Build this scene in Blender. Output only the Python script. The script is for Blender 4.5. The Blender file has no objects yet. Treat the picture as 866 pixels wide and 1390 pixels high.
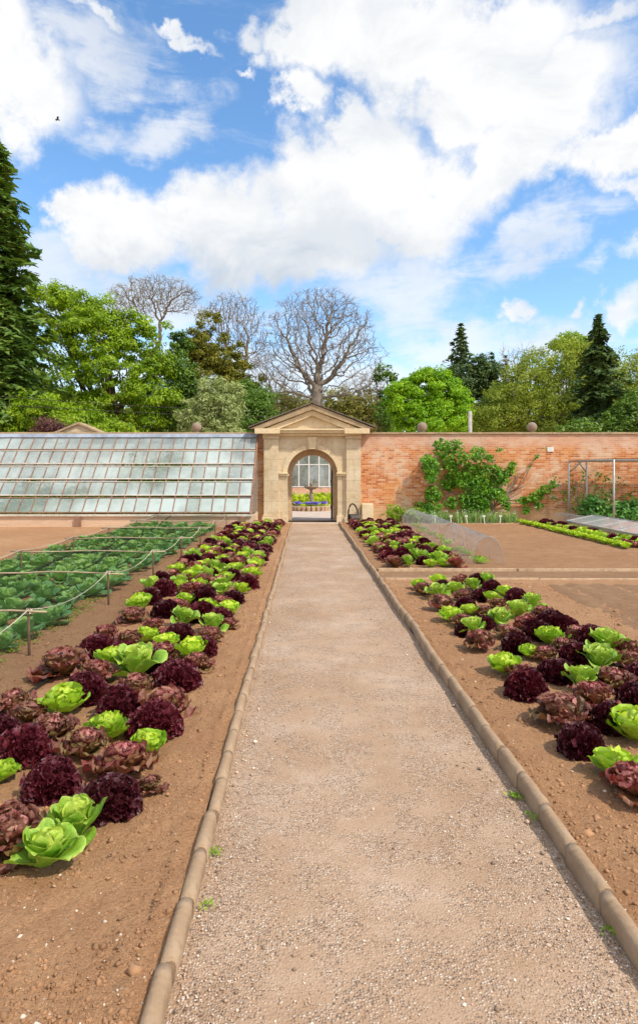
import bpy, math, random
import numpy as np
from mathutils import Vector, Matrix, noise, kdtree
R = math.radians
random.seed(7); RNG = np.random.default_rng(11)
scene = bpy.context.scene
COL = scene.collection
F = 867.0; EYE = 1.7; HOR = 642.0
def at(px, py, z=0.0):
    """measured point of the site, on the level z"""
    d = F*(EYE-z)/(py-HOR); return ((px-433)*d/F, d)
def xz(px, py, d):
    return ((px-433)*d/F, EYE+(HOR-py)*d/F)

# ------------------------------------------------------------------ objects
def tag(o, label=None, cat=None, group=None, kind=None):
    if label: o['label'] = label
    if cat: o['category'] = cat
    if group: o['group'] = group
    if kind: o['kind'] = kind
    return o
def empty(name, loc=(0,0,0), rz=0, label=None, cat=None, group=None):
    o = bpy.data.objects.new(name, None); COL.objects.link(o)
    o.location = loc; o.rotation_euler.z = rz; o.empty_display_size = .1
    return tag(o, label, cat, group)
def link(name, me, mats, parent=None, loc=None):
    for m in (mats if isinstance(mats, (list, tuple)) else [mats]): me.materials.append(m)
    o = bpy.data.objects.new(name, me); COL.objects.link(o)
    if parent: o.parent = parent
    if loc: o.location = loc
    return o
def np_mesh(name, V, Q, smooth=False, data=None, midx=None):
    """V (n,3), Q (m,k) faces, data (n,4) point attribute"""
    me = bpy.data.meshes.new(name)
    V = np.asarray(V, dtype=np.float32); Q = np.asarray(Q, dtype=np.int32)
    k = Q.shape[1]
    me.vertices.add(len(V)); me.vertices.foreach_set('co', V.ravel())
    me.loops.add(Q.size); me.loops.foreach_set('vertex_index', Q.ravel())
    me.polygons.add(len(Q)); me.polygons.foreach_set('loop_start', np.arange(0, Q.size, k, dtype=np.int32))
    try: me.polygons.foreach_set('loop_total', np.full(len(Q), k, dtype=np.int32))
    except Exception: pass
    me.update(calc_edges=True)
    me.polygons.foreach_set('use_smooth', np.full(len(Q), smooth, dtype=bool))
    if midx is not None: me.polygons.foreach_set('material_index', np.asarray(midx, dtype=np.int32))
    if data is not None:
        a = me.attributes.new('leaf_data', 'FLOAT_COLOR', 'POINT'); a.data.foreach_set('color', np.asarray(data, dtype=np.float32).ravel())
    me.update()
    return me
class MB:
    def __init__(s): s.v = []; s.f = []
    def add(s, V, Fc):
        n = len(s.v); s.v += [tuple(p) for p in V]; s.f += [tuple(i+n for i in f) for f in Fc]; return s
    def box(s, x0, x1, y0, y1, z0, z1):
        return s.add([(x0,y0,z0),(x1,y0,z0),(x1,y1,z0),(x0,y1,z0),(x0,y0,z1),(x1,y0,z1),(x1,y1,z1),(x0,y1,z1)],
                     [(0,3,2,1),(4,5,6,7),(0,1,5,4),(1,2,6,5),(2,3,7,6),(3,0,4,7)])
    def tube(s, pts, rad, n=6, cap=True):
        pts = [Vector(p) for p in pts]
        if not isinstance(rad, (list, tuple)): rad = [rad]*len(pts)
        base = len(s.v); up = Vector((.13,.21,.97))
        for i, p in enumerate(pts):
            t = (pts[min(i+1, len(pts)-1)]-pts[max(i-1, 0)]).normalized()
            a = t.cross(up if abs(t.dot(up)) < .95 else Vector((1,0,0))).normalized(); b = t.cross(a)
            for k in range(n):
                an = 2*math.pi*k/n; q = p+(a*math.cos(an)+b*math.sin(an))*rad[i]; s.v.append(tuple(q))
        for i in range(len(pts)-1):
            for k in range(n):
                a0 = base+i*n+k; a1 = base+i*n+(k+1)%n
                s.f.append((a0, a1, a1+n, a0+n))
        if cap:
            s.f.append(tuple(base+k for k in range(n))[::-1]); s.f.append(tuple(base+(len(pts)-1)*n+k for k in range(n)))
        return s
    def bar(s, p, q, w, h, up=(0,0,1)):
        p = Vector(p); q = Vector(q); t = (q-p).normalized(); up = Vector(up)
        a = t.cross(up).normalized()*w/2; b = a.cross(t).normalized()*h/2
        V = [p-a-b, p+a-b, p+a+b, p-a+b, q-a-b, q+a-b, q+a+b, q-a+b]
        return s.add(V, [(0,1,2,3),(7,6,5,4),(0,4,5,1),(1,5,6,2),(2,6,7,3),(3,7,4,0)])
    def prism(s, poly, y0, y1):
        """poly of (x,z) swept along y"""
        n = len(poly); V = [(x,y0,z) for x,z in poly]+[(x,y1,z) for x,z in poly]
        return s.add(V, [tuple(range(n)), tuple(range(2*n-1, n-1, -1))]+[(i, i+n, (i+1)%n+n, (i+1)%n) for i in range(n)])
    def lathe(s, prof, c=(0,0,0), n=20):
        base = len(s.v)
        for r, z in prof:
            for k in range(n):
                an = 2*math.pi*k/n; s.v.append((c[0]+r*math.cos(an), c[1]+r*math.sin(an), c[2]+z))
        for i in range(len(prof)-1):
            for k in range(n):
                a0 = base+i*n+k; a1 = base+i*n+(k+1)%n; s.f.append((a0, a1, a1+n, a0+n))
        s.f.append(tuple(base+k for k in range(n))[::-1]); s.f.append(tuple(base+(len(prof)-1)*n+k for k in range(n)))
        return s
    def mesh(s, name, smooth=False):
        me = bpy.data.meshes.new(name); me.from_pydata(s.v, [], s.f); me.validate(); me.update()
        if smooth: me.polygons.foreach_set('use_smooth', [True]*len(me.polygons))
        return me
    def build(s, name, mat, parent=None, smooth=False, bevel=0, loc=None):
        o = link(name, s.mesh(name, smooth), mat, parent, loc)
        if bevel:
            b = o.modifiers.new('bevel', 'BEVEL'); b.width = bevel; b.segments = 2; b.limit_method = 'ANGLE'
        return o

# ------------------------------------------------------------------ materials
class NT:
    def __init__(s, tree): s.t = tree; s.n = tree.nodes; s.l = tree.links
    def new(s, kind, ins=None, **kw):
        nd = s.n.new(kind)
        for k, v in kw.items(): setattr(nd, k, v)
        for k, v in (ins or {}).items():
            sock = nd.inputs[k]
            if isinstance(v, bpy.types.NodeSocket): s.l.new(v, sock)
            else: sock.default_value = v
        return nd
    def math(s, op, a, b=0.0, c=0.0, clamp=False):
        return s.new('ShaderNodeMath', {0: a, 1: b, 2: c}, operation=op, use_clamp=clamp).outputs[0]
    def noise(s, vec, scale, detail=4, rough=.55, dist=0):
        return s.new('ShaderNodeTexNoise', {'Vector': vec, 'Scale': scale, 'Detail': detail, 'Roughness': rough, 'Distortion': dist}).outputs['Fac']
    def ramp(s, fac, stops, interp='LINEAR'):
        nd = s.new('ShaderNodeValToRGB', {'Fac': fac}); cr = nd.color_ramp; cr.interpolation = interp
        while len(cr.elements) < len(stops): cr.elements.new(.5)
        for e, (p, c) in zip(cr.elements, stops):
            e.position = p; e.color = (*c, 1) if not isinstance(c, (int, float)) else (c, c, c, 1)
        return nd.outputs['Color']
    def step(s, x, a, b):
        return s.new('ShaderNodeMapRange', {0: x, 1: a, 2: b, 3: 0.0, 4: 1.0}, interpolation_type='SMOOTHSTEP').outputs[0]
    def mix(s, fac, a, b, mode='MIX'):
        nd = s.n.new('ShaderNodeMix'); nd.data_type = 'RGBA'; nd.blend_type = mode
        for i, v in ((0, fac), (6, a), (7, b)):
            if isinstance(v, bpy.types.NodeSocket): s.l.new(v, nd.inputs[i])
            elif i == 0: nd.inputs[0].default_value = v
            else: nd.inputs[i].default_value = (*v, 1)
        return nd.outputs[2]
def mat(name):
    m = bpy.data.materials.new(name); m.use_nodes = True; t = m.node_tree; t.nodes.clear(); return m, NT(t)
def finish(g, shader, bump=None, strength=.3, dist=.01):
    out = g.new('ShaderNodeOutputMaterial'); g.l.new(shader, out.inputs['Surface'])
def surf(g, col, rough=.8, spec=.3, bump=None, bs=.4, bd=.01, metallic=0):
    ins = {'Base Color': col if isinstance(col, bpy.types.NodeSocket) else (*col, 1), 'Roughness': rough, 'Specular IOR Level': spec, 'Metallic': metallic}
    if bump is not None:
        ins['Normal'] = g.new('ShaderNodeBump', {'Strength': bs, 'Distance': bd, 'Height': bump}).outputs[0]
    return g.new('ShaderNodeBsdfPrincipled', ins).outputs[0]
def simple(name, col, rough=.7, var=.25, scale=20, spec=.3, metallic=0, bump=.3, bd=.004):
    m, g = mat(name); P = g.new('ShaderNodeTexCoord').outputs['Object']
    n = g.noise(P, scale, 5); n2 = g.noise(P, scale*.13, 3)
    a = tuple(c*(1-var) for c in col); b = tuple(min(1, c*(1+var)) for c in col)
    f = g.math('ADD', g.math('MULTIPLY', n, .6), g.math('MULTIPLY', n2, .5))
    c = g.mix(g.step(f, .3, .8), a, b)
    finish(g, surf(g, c, rough, spec, n, bump, bd, metallic)); return m
M = {}
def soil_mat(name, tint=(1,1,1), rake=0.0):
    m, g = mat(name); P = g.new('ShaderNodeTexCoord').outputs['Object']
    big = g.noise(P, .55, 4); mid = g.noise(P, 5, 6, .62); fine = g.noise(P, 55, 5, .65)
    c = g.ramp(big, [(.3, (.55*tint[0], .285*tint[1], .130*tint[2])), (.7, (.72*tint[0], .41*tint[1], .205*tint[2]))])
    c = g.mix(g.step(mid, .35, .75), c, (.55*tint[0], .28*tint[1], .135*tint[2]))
    gr = g.noise(P, 130, 3, .7)
    c = g.mix(g.math('MULTIPLY', g.step(fine, .50, .30), .65), c, (.28, .14, .07))
    c = g.mix(g.math('MULTIPLY', g.step(fine, .57, .70), .45), c, (.70, .45, .26))
    c = g.mix(g.math('MULTIPLY', g.step(gr, .48, .32), .5), c, (.28, .145, .075))
    vo = g.new('ShaderNodeTexVoronoi', {'Vector': P, 'Scale': 38.0, 'Randomness': 1.0})
    peb = g.math('LESS_THAN', vo.outputs['Distance'], .20)
    sel = g.math('GREATER_THAN', g.new('ShaderNodeSeparateColor', {0: vo.outputs['Color']}).outputs[0], .90)
    pf = g.math('MULTIPLY', peb, sel)
    c = g.mix(g.math('MULTIPLY', pf, .8), c, (.58, .44, .33))
    cl = g.new('ShaderNodeTexVoronoi', {'Vector': g.new('ShaderNodeVectorMath', {0: P, 1: g.new('ShaderNodeTexNoise', {'Vector': P, 'Scale': 30.0}).outputs['Color']}, operation='ADD').outputs[0], 'Scale': 24.0}).outputs['Distance']
    h = g.math('ADD', g.math('MULTIPLY', mid, 1.2), g.math('MULTIPLY', fine, 1.1))
    h = g.math('ADD', h, g.math('SUBTRACT', g.math('MULTIPLY', pf, .25), g.math('MULTIPLY', cl, .35)))
    finish(g, surf(g, c, .95, .1, h, .75, .03)); return m
def path_mat():
    m, g = mat('gravel path'); P = g.new('ShaderNodeTexCoord').outputs['Object']
    big = g.noise(P, 1.1, 6, .66); mid = g.noise(P, 4, 5, .6); fine = g.noise(P, 90, 4, .7)
    dust = g.ramp(big, [(.32, (.37, .225, .130)), (.5, (.44, .29, .187)), (.68, (.53, .38, .27))])
    vo = g.new('ShaderNodeTexVoronoi', {'Vector': P, 'Scale': 105.0}); sc = g.new('ShaderNodeSeparateColor', {0: vo.outputs['Color']})
    st = g.ramp(sc.outputs[0], [(0, (.15, .10, .075)), (.35, (.38, .26, .18)), (.7, (.60, .43, .31)), (1, (.84, .72, .58))])
    vo2 = g.new('ShaderNodeTexVoronoi', {'Vector': P, 'Scale': 46.0}); sc2 = g.new('ShaderNodeSeparateColor', {0: vo2.outputs['Color']})
    st2 = g.ramp(sc2.outputs[1], [(0, (.26, .19, .15)), (.5, (.5, .39, .32)), (1, (.85, .77, .68))])
    edge = g.new('ShaderNodeSeparateXYZ', {0: P})
    # loose gravel lies thicker along the two kerbs, trodden dust in the middle
    cx = g.math('ADD', edge.outputs[0], g.math('SUBTRACT', g.math('MULTIPLY', edge.outputs[1], .0218), .35))
    e = g.step(g.math('ABSOLUTE', cx), .30, .85)
    grav = g.math('ADD', g.math('MULTIPLY', e, .4), g.math('ADD', .18, g.step(mid, .38, .62)))
    c0 = 0
    k = g.math('MULTIPLY', g.math('MINIMUM', grav, 1.0), g.step(vo.outputs['Distance'], .70, .25))
    c = g.mix(g.math('MULTIPLY', k, .80), dust, st)
    sel2 = g.math('MULTIPLY', g.math('GREATER_THAN', sc2.outputs[2], .86), g.math('LESS_THAN', vo2.outputs['Distance'], .3))
    c = g.mix(g.math('MULTIPLY', sel2, .8), c, st2)
    c = g.mix(g.math('MULTIPLY', g.step(fine, .62, .75), .3), c, (.22, .15, .1))
    h = g.math('ADD', g.math('MULTIPLY', g.math('SUBTRACT', 1.0, vo.outputs['Distance']), g.math('ADD', .25, k)), g.math('MULTIPLY', sel2, .8))
    h = g.math('ADD', h, g.math('MULTIPLY', fine, .4))
    finish(g, surf(g, c, .92, .15, h, .7, .008)); return m
def brick_mat(name='old brick', white=0.0, sc=1.0, lum=1.0):
    m, g = mat(name); P = g.new('ShaderNodeTexCoord').outputs['Object']
    s = g.new('ShaderNodeSeparateXYZ', {0: P})
    V = g.new('ShaderNodeCombineXYZ', {0: g.math('ADD', s.outputs[0], s.outputs[1]), 1: s.outputs[2], 2: 0.0}).outputs[0]
    b = g.new('ShaderNodeTexBrick', {'Vector': V, 'Color1': (0,0,0,1), 'Color2': (1,1,1,1), 'Mortar': (.5,.5,.5,1), 'Scale': 1.0,
              'Mortar Size': .009, 'Mortar Smooth': .5, 'Bias': 0.0, 'Brick Width': .225*sc, 'Row Height': .068*sc}, offset=.5)
    bc = g.ramp(b.outputs['Color'], [(0, (.40, .115, .045)), (.2, (.56, .17, .055)), (.55, (.67, .24, .08)), (.85, (.73, .34, .16)), (1, (.70, .47, .33))])
    stain = g.noise(P, 1.3, 6, .62); st2 = g.noise(P, 6, 5, .65); st3 = g.noise(P, .45, 3)
    c = g.mix(g.math('MULTIPLY', b.outputs['Fac'], .75), bc, (.74, .56, .38))
    c = g.mix(g.math('MULTIPLY', g.step(stain, .48, .68), .62), c, (.80, .62, .46))
    c = g.mix(g.math('MULTIPLY', g.step(st2, .58, .74), .45), c, (.84, .73, .62))
    c = g.mix(g.math('MULTIPLY', g.step(st2, .42, .30), .35), c, (.24, .10, .06))
    c = g.mix(g.math('MULTIPLY', g.step(st3, .50, .66), .35), c, (.78, .36, .12))
    # pale limey top courses and a paler damp foot
    top = g.math('MULTIPLY', g.step(g.math('ADD', s.outputs[2], g.math('MULTIPLY', stain, .35)), 2.62, 2.95), .55)
    c = g.mix(top, c, (.70, .47, .36))
    ft = g.math('MULTIPLY', g.step(g.math('ADD', s.outputs[2], g.math('MULTIPLY', stain, -.5)), .42, .12), .62)
    c = g.mix(ft, c, (.66, .45, .25))
    if white: c = g.mix(white, c, (.84, .86, .82))
    if lum != 1: c = g.mix(1.0, c, (lum, lum, lum), 'MULTIPLY')
    h = g.math('ADD', g.math('MULTIPLY', g.math('SUBTRACT', 1.0, b.outputs['Fac']), 1.0), g.math('MULTIPLY', st2, .6))
    finish(g, surf(g, c, .9, .15, h, .6, .012)); return m
def stone_mat(name, a, b, lichen=.35, dark=(.10,.085,.06), scale=1.6, courses=True):
    m, g = mat(name); P = g.new('ShaderNodeTexCoord').outputs['Object']
    n = g.noise(P, scale, 6, .6); n2 = g.noise(P, scale*5, 6, .65); n3 = g.noise(P, scale*16, 5, .7)
    c = g.ramp(n, [(.3, a), (.7, b)])
    c = g.mix(g.math('MULTIPLY', g.step(n2, .52, .72), .45), c, tuple(x*.6 for x in a))
    c = g.mix(g.math('MULTIPLY', g.step(n2, .48, .3), .4), c, (min(.86, b[0]*1.15), min(.7, b[1]*1.1), b[2]))
    c = g.mix(g.math('MULTIPLY', g.step(n3, .60, .72), lichen), c, dark)
    h = g.math('ADD', n3, g.math('MULTIPLY', n2, .7))
    if courses:
        s = g.new('ShaderNodeSeparateXYZ', {0: P})
        V = g.new('ShaderNodeCombineXYZ', {0: s.outputs[0], 1: s.outputs[2], 2: 0.0}).outputs[0]
        bt = g.new('ShaderNodeTexBrick', {'Vector': V, 'Scale': 1.0, 'Color1': (0,0,0,1), 'Color2': (1,1,1,1), 'Mortar Size': .006, 'Brick Width': .7, 'Row Height': .36}, offset=.5)
        c = g.mix(g.math('MULTIPLY', bt.outputs['Fac'], .40), c, (.40, .27, .15))
        c = g.mix(.07, c, bt.outputs['Color'], 'OVERLAY')
        h = g.math('SUBTRACT', h, bt.outputs['Fac'])
    finish(g, surf(g, c, .88, .2, h, .5, .01)); return m
def leaf_shader(g, c, rough=.45, trans=.3, spec=.4, bump=None, bs=.3, bd=.004, tint=(1.25,1.35,.6)):
    p = surf(g, c, rough, spec, bump, bs, bd)
    tc = g.mix(1.0, c, tint, 'MULTIPLY')
    t = g.new('ShaderNodeBsdfTranslucent', {'Color': tc}).outputs[0]
    return g.new('ShaderNodeMixShader', {0: trans, 1: p, 2: t}).outputs[0]
def foliage_mat(name, cols, trans=.35, rough=.5, scale=.5):
    """cols: dark, mid, light leaf colours; clumps vary by place and every leaf a little by itself"""
    m, g = mat(name); P = g.new('ShaderNodeTexCoord').outputs['Object']
    r = g.new('ShaderNodeNewGeometry').outputs['Random Per Island']
    n = g.noise(P, scale, 3, .6)
    f = g.math('ADD', g.math('MULTIPLY', n, .75), g.math('MULTIPLY', r, .4))
    c = g.ramp(f, [(.30, cols[0]), (.55, cols[1]), (.82, cols[2])])
    finish(g, leaf_shader(g, c, rough, trans, .35)); return m
def lettuce_mat(name, kind):
    m, g = mat(name)
    a = g.new('ShaderNodeAttribute', attribute_name='leaf_data'); s = g.new('ShaderNodeSeparateColor', {0: a.outputs['Color']})
    v, u, inner = s.outputs[0], s.outputs[1], s.outputs[2]; rnd = a.outputs['Alpha']
    P = g.new('ShaderNodeTexCoord').outputs['Object']
    oi = g.new('ShaderNodeObjectInfo').outputs['Random']
    bl = g.math('ADD', g.math('MULTIPLY', g.noise(P, 70, 3, .55), .7), g.math('MULTIPLY', g.noise(P, 190, 2, .5), .5)); pt = g.noise(P, 28, 4, .6)
    vein = g.math('MULTIPLY', g.step(u, .16, .02), g.step(v, 1.05, .35))
    # side veins run out from the rib
    w = g.math('ABSOLUTE', g.math('SINE', g.math('MULTIPLY', g.math('SUBTRACT', v, g.math('MULTIPLY', u, .35)), 24.0)))
    side = g.math('MULTIPLY', g.step(w, .22, .02), g.step(u, .95, .2))
    vn = g.math('MAXIMUM', vein, g.math('MULTIPLY', side, .5))
    edge = g.math('MAXIMUM', u, v)
    if kind == 'lime':
        c = g.mix(g.step(g.math('ADD', inner, g.math('MULTIPLY', rnd, .3)), .1, 1.0), (.36, .62, .025), (.72, .80, .06))
        c = g.mix(g.math('MULTIPLY', g.step(pt, .5, .7), .35), c, (.26, .54, .02)); c = g.mix(g.math('MULTIPLY', g.step(bl, .5, .66), .4), c, (.30, .54, .03)); c = g.mix(g.math('MULTIPLY', vn, .55), c, (.72, .78, .30)); tr = .24; ro = .42
    elif kind == 'green':
        c = g.mix(g.step(g.math('ADD', inner, g.math('MULTIPLY', rnd, .3)), .2, 1.1), (.22, .45, .030), (.58, .70, .09))
        c = g.mix(g.math('MULTIPLY', g.step(pt, .48, .7), .45), c, (.13, .32, .02)); c = g.mix(g.math('MULTIPLY', g.step(bl, .56, .72), .45), c, (.42, .62, .08)); c = g.mix(g.math('MULTIPLY', g.step(edge, .86, 1.0), .5), c, (.58, .70, .14)); c = g.mix(g.math('MULTIPLY', vn, .6), c, (.56, .68, .26)); tr = .22; ro = .40
    elif kind == 'bronze':
        c = g.mix(g.step(g.math('ADD', edge, g.math('MULTIPLY', pt, .6)), .62, 1.15), (.32, .27, .07), (.20, .055, .042))
        c = g.mix(g.math('MULTIPLY', g.step(pt, .50, .64), .6), c, (.32, .10, .07))
        c = g.mix(g.math('MULTIPLY', g.step(bl, .55, .75), .35), c, (.50, .32, .17))
        hc = g.mix(g.step(g.math('ADD', edge, g.math('MULTIPLY', pt, .5)), .7, 1.35), (.86, .60, .46), (.74, .24, .25))
        c = g.mix(g.math('MULTIPLY', g.step(g.math('ADD', inner, g.math('MULTIPLY', g.math('SUBTRACT', rnd, .5), .25)), .52, .85), .9), c, hc)
        c = g.mix(g.math('MULTIPLY', g.step(rnd, .55, .9), .45), c, (.26, .24, .06))
        c = g.mix(g.math('MULTIPLY', vn, .4), c, (.62, .36, .26)); tr = .18; ro = .42
        c = g.mix(g.math('MULTIPLY', g.step(oi, .4, 1.0), .35), c, (.26, .035, .05))
    else:
        c = g.mix(g.step(g.math('ADD', v, g.math('MULTIPLY', pt, .4)), .1, .6), (.10, .09, .02), (.075, .008, .014))
        c = g.mix(g.math('MULTIPLY', g.step(pt, .5, .72), .6), c, (.035, .006, .014))
        c = g.mix(g.math('MULTIPLY', rnd, .35), c, (.14, .014, .03)); c = g.mix(g.math('MULTIPLY', g.step(oi, .45, 1.0), .5), c, (.17, .022, .035)); tr = .12; ro = .33
    c2 = g.mix(1.0, c, g.ramp(oi, [(0, (.82, .85, .8)), (1, (1.12, 1.08, 1.1))]), 'MULTIPLY')
    tint = (1.25, 1.25, .6) if kind in ('lime', 'green') else (1.8, .7, .7)
    finish(g, leaf_shader(g, c2, ro, tr, .55, g.math('ADD', g.math('MULTIPLY', bl, 1.0), g.math('MULTIPLY', vn, .4)), .8, .008, tint)); return m
def cabbage_mat():
    m, g = mat('cabbage leaf')
    a = g.new('ShaderNodeAttribute', attribute_name='leaf_data'); s = g.new('ShaderNodeSeparateColor', {0: a.outputs['Color']})
    v, u, inner = s.outputs[0], s.outputs[1], s.outputs[2]
    P = g.new('ShaderNodeTexCoord').outputs['Object']; oi = g.new('ShaderNodeObjectInfo').outputs['Random']; pt = g.noise(P, 14, 4)
    vein = g.math('MULTIPLY', g.step(u, .13, .03), g.step(v, 1.0, .5))
    w = g.math('ABSOLUTE', g.math('SINE', g.math('MULTIPLY', g.math('SUBTRACT', v, g.math('MULTIPLY', u, .45)), 15.0)))
    vn = g.math('MAXIMUM', vein, g.math('MULTIPLY', g.math('MULTIPLY', g.step(w, .2, .02), g.step(u, .9, .3)), .5))
    c = g.mix(g.step(g.math('ADD', inner, g.math('MULTIPLY', oi, .5)), .2, 1.3), (.13, .30, .10), (.31, .50, .12))
    c = g.mix(g.math('MULTIPLY', g.step(pt, .5, .7), .4), c, (.12, .30, .10)); c = g.mix(g.math('MULTIPLY', vn, .55), c, (.55, .70, .42))
    finish(g, leaf_shader(g, c, .45, .2, .45, pt, .2, .01, (1.1, 1.3, .7))); return m
def glass_mat(name, milky=.7, col=(.66,.76,.80)):
    m, g = mat(name); P = g.new('ShaderNodeTexCoord').outputs['Object']
    n = g.noise(P, .55, 3, .5); n2 = g.noise(P, 7, 4, .6)
    r = g.new('ShaderNodeNewGeometry').outputs['Random Per Island']
    s = g.new('ShaderNodeSeparateXYZ', {0: P})
    op = g.math('ADD', g.math('MULTIPLY', g.math('SUBTRACT', n, .5), 2.4), g.math('ADD', milky-.12, g.math('ADD', g.math('MULTIPLY', g.math('SUBTRACT', n2, .5), .35), g.math('MULTIPLY', r, .24))), clamp=True)
    op = g.math('MINIMUM', g.math('MAXIMUM', op, .24), .90)
    d = g.new('ShaderNodeBsdfDiffuse', {'Color': (*col, 1)}).outputs[0]; tl = g.new('ShaderNodeBsdfTranslucent', {'Color': (*col, 1)}).outputs[0]
    milk = g.new('ShaderNodeMixShader', {0: .35, 1: d, 2: tl}).outputs[0]
    tr = g.new('ShaderNodeBsdfTransparent', {'Color': (.95, 1.0, 1.0, 1)}).outputs[0]
    base = g.new('ShaderNodeMixShader', {0: op, 1: tr, 2: milk}).outputs[0]
    gl = g.new('ShaderNodeBsdfGlossy', {'Color': (1,1,1,1), 'Roughness': .06}).outputs[0]
    fr = g.math('ADD', g.new('ShaderNodeFresnel', {'IOR': 1.5}).outputs[0], .10, clamp=True)
    finish(g, g.new('ShaderNodeMixShader', {0: fr, 1: base, 2: gl}).outputs[0]); return m
def net_mat(name, col, cover, cell):
    """woven net: thin threads crossing, holes between"""
    m, g = mat(name); P = g.new('ShaderNodeTexCoord').outputs['Object']
    n = g.noise(P, 2.2, 3)
    k = g.math('ADD', cover-.08, g.math('MULTIPLY', n, .16))
    d = g.new('ShaderNodeBsdfDiffuse', {'Color': (*col, 1)}).outputs[0]; t = g.new('ShaderNodeBsdfTransparent').outputs[0]
    finish(g, g.new('ShaderNodeMixShader', {0: k, 1: t, 2: d}).outputs[0]); return m

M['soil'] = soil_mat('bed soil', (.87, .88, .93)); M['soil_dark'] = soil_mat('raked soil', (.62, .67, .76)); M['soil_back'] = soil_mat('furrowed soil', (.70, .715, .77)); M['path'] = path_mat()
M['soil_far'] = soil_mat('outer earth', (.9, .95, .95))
M['brick'] = brick_mat(); M['brick_pink'] = brick_mat('low brick', 0.22); M['brick_white'] = brick_mat('limewashed brick', .95)
M['stone'] = stone_mat('golden ashlar', (.58, .43, .26), (.76, .64, .46), .20)
M['stone_w'] = stone_mat('weathered coping stone', (.34, .25, .15), (.56, .42, .26), .45, scale=3, courses=False)
M['stone_c'] = stone_mat('clean dressed stone', (.70, .52, .30), (.84, .70, .48), .15, scale=2, courses=False)
M['kerb'] = stone_mat('edging tile', (.29, .18, .10), (.48, .335, .215), .5, (.20, .17, .13), scale=3.3, courses=False)
M['ball'] = stone_mat('old ball stone', (.26, .18, .13), (.38, .30, .24), .4, scale=5, courses=False)
M['slate'] = simple('lichen slate', (.15, .125, .09), .8, .4, 9)
M['wood'] = simple('weathered board', (.56, .40, .26), .8, .3, 14); M['cane'] = simple('bamboo cane', (.42, .32, .21), .6, .3, 12)
M['door'] = simple('dark door paint', (.075, .062, .042), .6, .3, 8); M['rust'] = simple('rusty painted bar', (.27, .15, .10), .7, .4, 10)
M['cream'] = simple('cream painted wood', (.62, .56, .48), .6, .25, 7); M['white'] = simple('white paint', (.78, .77, .74), .5, .1, 6)
M['iron'] = simple('dark iron', (.07, .055, .05), .55, .4, 20, metallic=.3); M['galv'] = simple('galvanised tube', (.46, .44, .41), .5, .2, 12, metallic=.4)
M['lead'] = simple('lead flashing', (.30, .34, .42), .6, .3, 5); M['post'] = simple('rusty stake', (.20, .12, .08), .8, .4, 30)
M['cord'] = simple('pale cord', (.60, .52, .40), .8, .2, 30); M['pole'] = simple('grey pole wood', (.40, .37, .33), .85, .3, 8)
M['wire'] = simple('galvanised wire', (.45, .43, .42), .5, .1, 12, metallic=.2)
M['bark'] = simple('grey bark', (.25, .20, .155), .9, .4, 4, bump=.6, bd=.03); M['bark_pale'] = simple('pale bark', (.36, .31, .24), .9, .35, 4, bump=.5, bd=.02)
M['bark_brown'] = simple('brown bark', (.15, .10, .07), .9, .35, 4, bump=.6, bd=.03)
M['glass'] = glass_mat('milky greenhouse glass', .54, (.76,.89,.86)); M['glass_far'] = glass_mat('far greenhouse glass', .42, (.80,.88,.85)); M['glass_milk'] = glass_mat('milky frame light', 1.0, (.80,.82,.82))  # greenhouse panes: patchy milky white blended over clear glass
M['net'] = net_mat('fine dark net', (.03, .032, .024), .19, .02); M['cage_net'] = net_mat('cage net', (.30, .26, .22), .45, .02)
M['lime'] = lettuce_mat('lime lettuce leaf', 'lime'); M['green'] = lettuce_mat('green lettuce leaf', 'green')
M['bronze'] = lettuce_mat('bronze lettuce leaf', 'bronze'); M['dark'] = lettuce_mat('dark purple lettuce leaf', 'dark'); M['cabbage'] = cabbage_mat()
M['paving'] = simple('pale threshold dust', (.55, .42, .32), .9, .2, 9)
M['gravel_far'] = simple('pinkish yard gravel', (.58, .46, .38), .9, .2, 14)
M['pebble'] = simple('pebble', (.74, .58, .44), .8, .35, 2); M['clod'] = simple('soil clod', (.38, .205, .105), .95, .45, 6)
M['blue'] = simple('blue violet petals', (.16, .13, .60), .6, .3, 20); M['petal'] = simple('white petals', (.80, .80, .74), .6, .1, 20)
F_ = foliage_mat
M['oak'] = F_('fresh oak leaf', ((.085,.17,.010), (.23,.36,.014), (.46,.58,.03)), .42)
M['oak2'] = F_('bright spring leaf', ((.11,.27,.008), (.25,.46,.014), (.46,.64,.03)), .42)
M['conifer'] = F_('conifer spray', ((.05,.11,.020), (.11,.20,.032), (.24,.33,.055)), .22, .6, .6)
M['conifer_dark'] = F_('dark fir needle', ((.035,.075,.022), (.075,.135,.034), (.15,.22,.05)), .2, .6, .7)
M['yew'] = F_('bronzed yew', ((.08,.10,.010), (.18,.19,.016), (.32,.28,.03)), .25, .6, .6)
M['holly'] = F_('dark evergreen leaf', ((.05,.11,.014), (.11,.21,.022), (.21,.34,.04)), .25, .45, .6)
M['olive'] = F_('grey green willow', ((.20,.25,.08), (.36,.42,.16), (.52,.56,.28)), .3, .6, .7)
M['willow'] = F_('yellow green spring leaf', ((.15,.21,.02), (.29,.36,.04), (.50,.54,.09)), .4, .6, .5)
M['scrub'] = F_('budding scrub', ((.15,.15,.03), (.30,.28,.06), (.48,.43,.13)), .3, .7, .6)
M['plum'] = F_('purple leaf', ((.06,.02,.025), (.12,.04,.045), (.2,.08,.07)), .2, .6, .6)
M['wood_far'] = F_('woodland leaf', ((.09,.15,.02), (.20,.29,.03), (.36,.43,.06)), .3, .6, .25)
M['fig'] = F_('fig leaf', ((.04,.14,.010), (.10,.28,.013), (.23,.46,.025)), .3, .4, 2)
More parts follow.
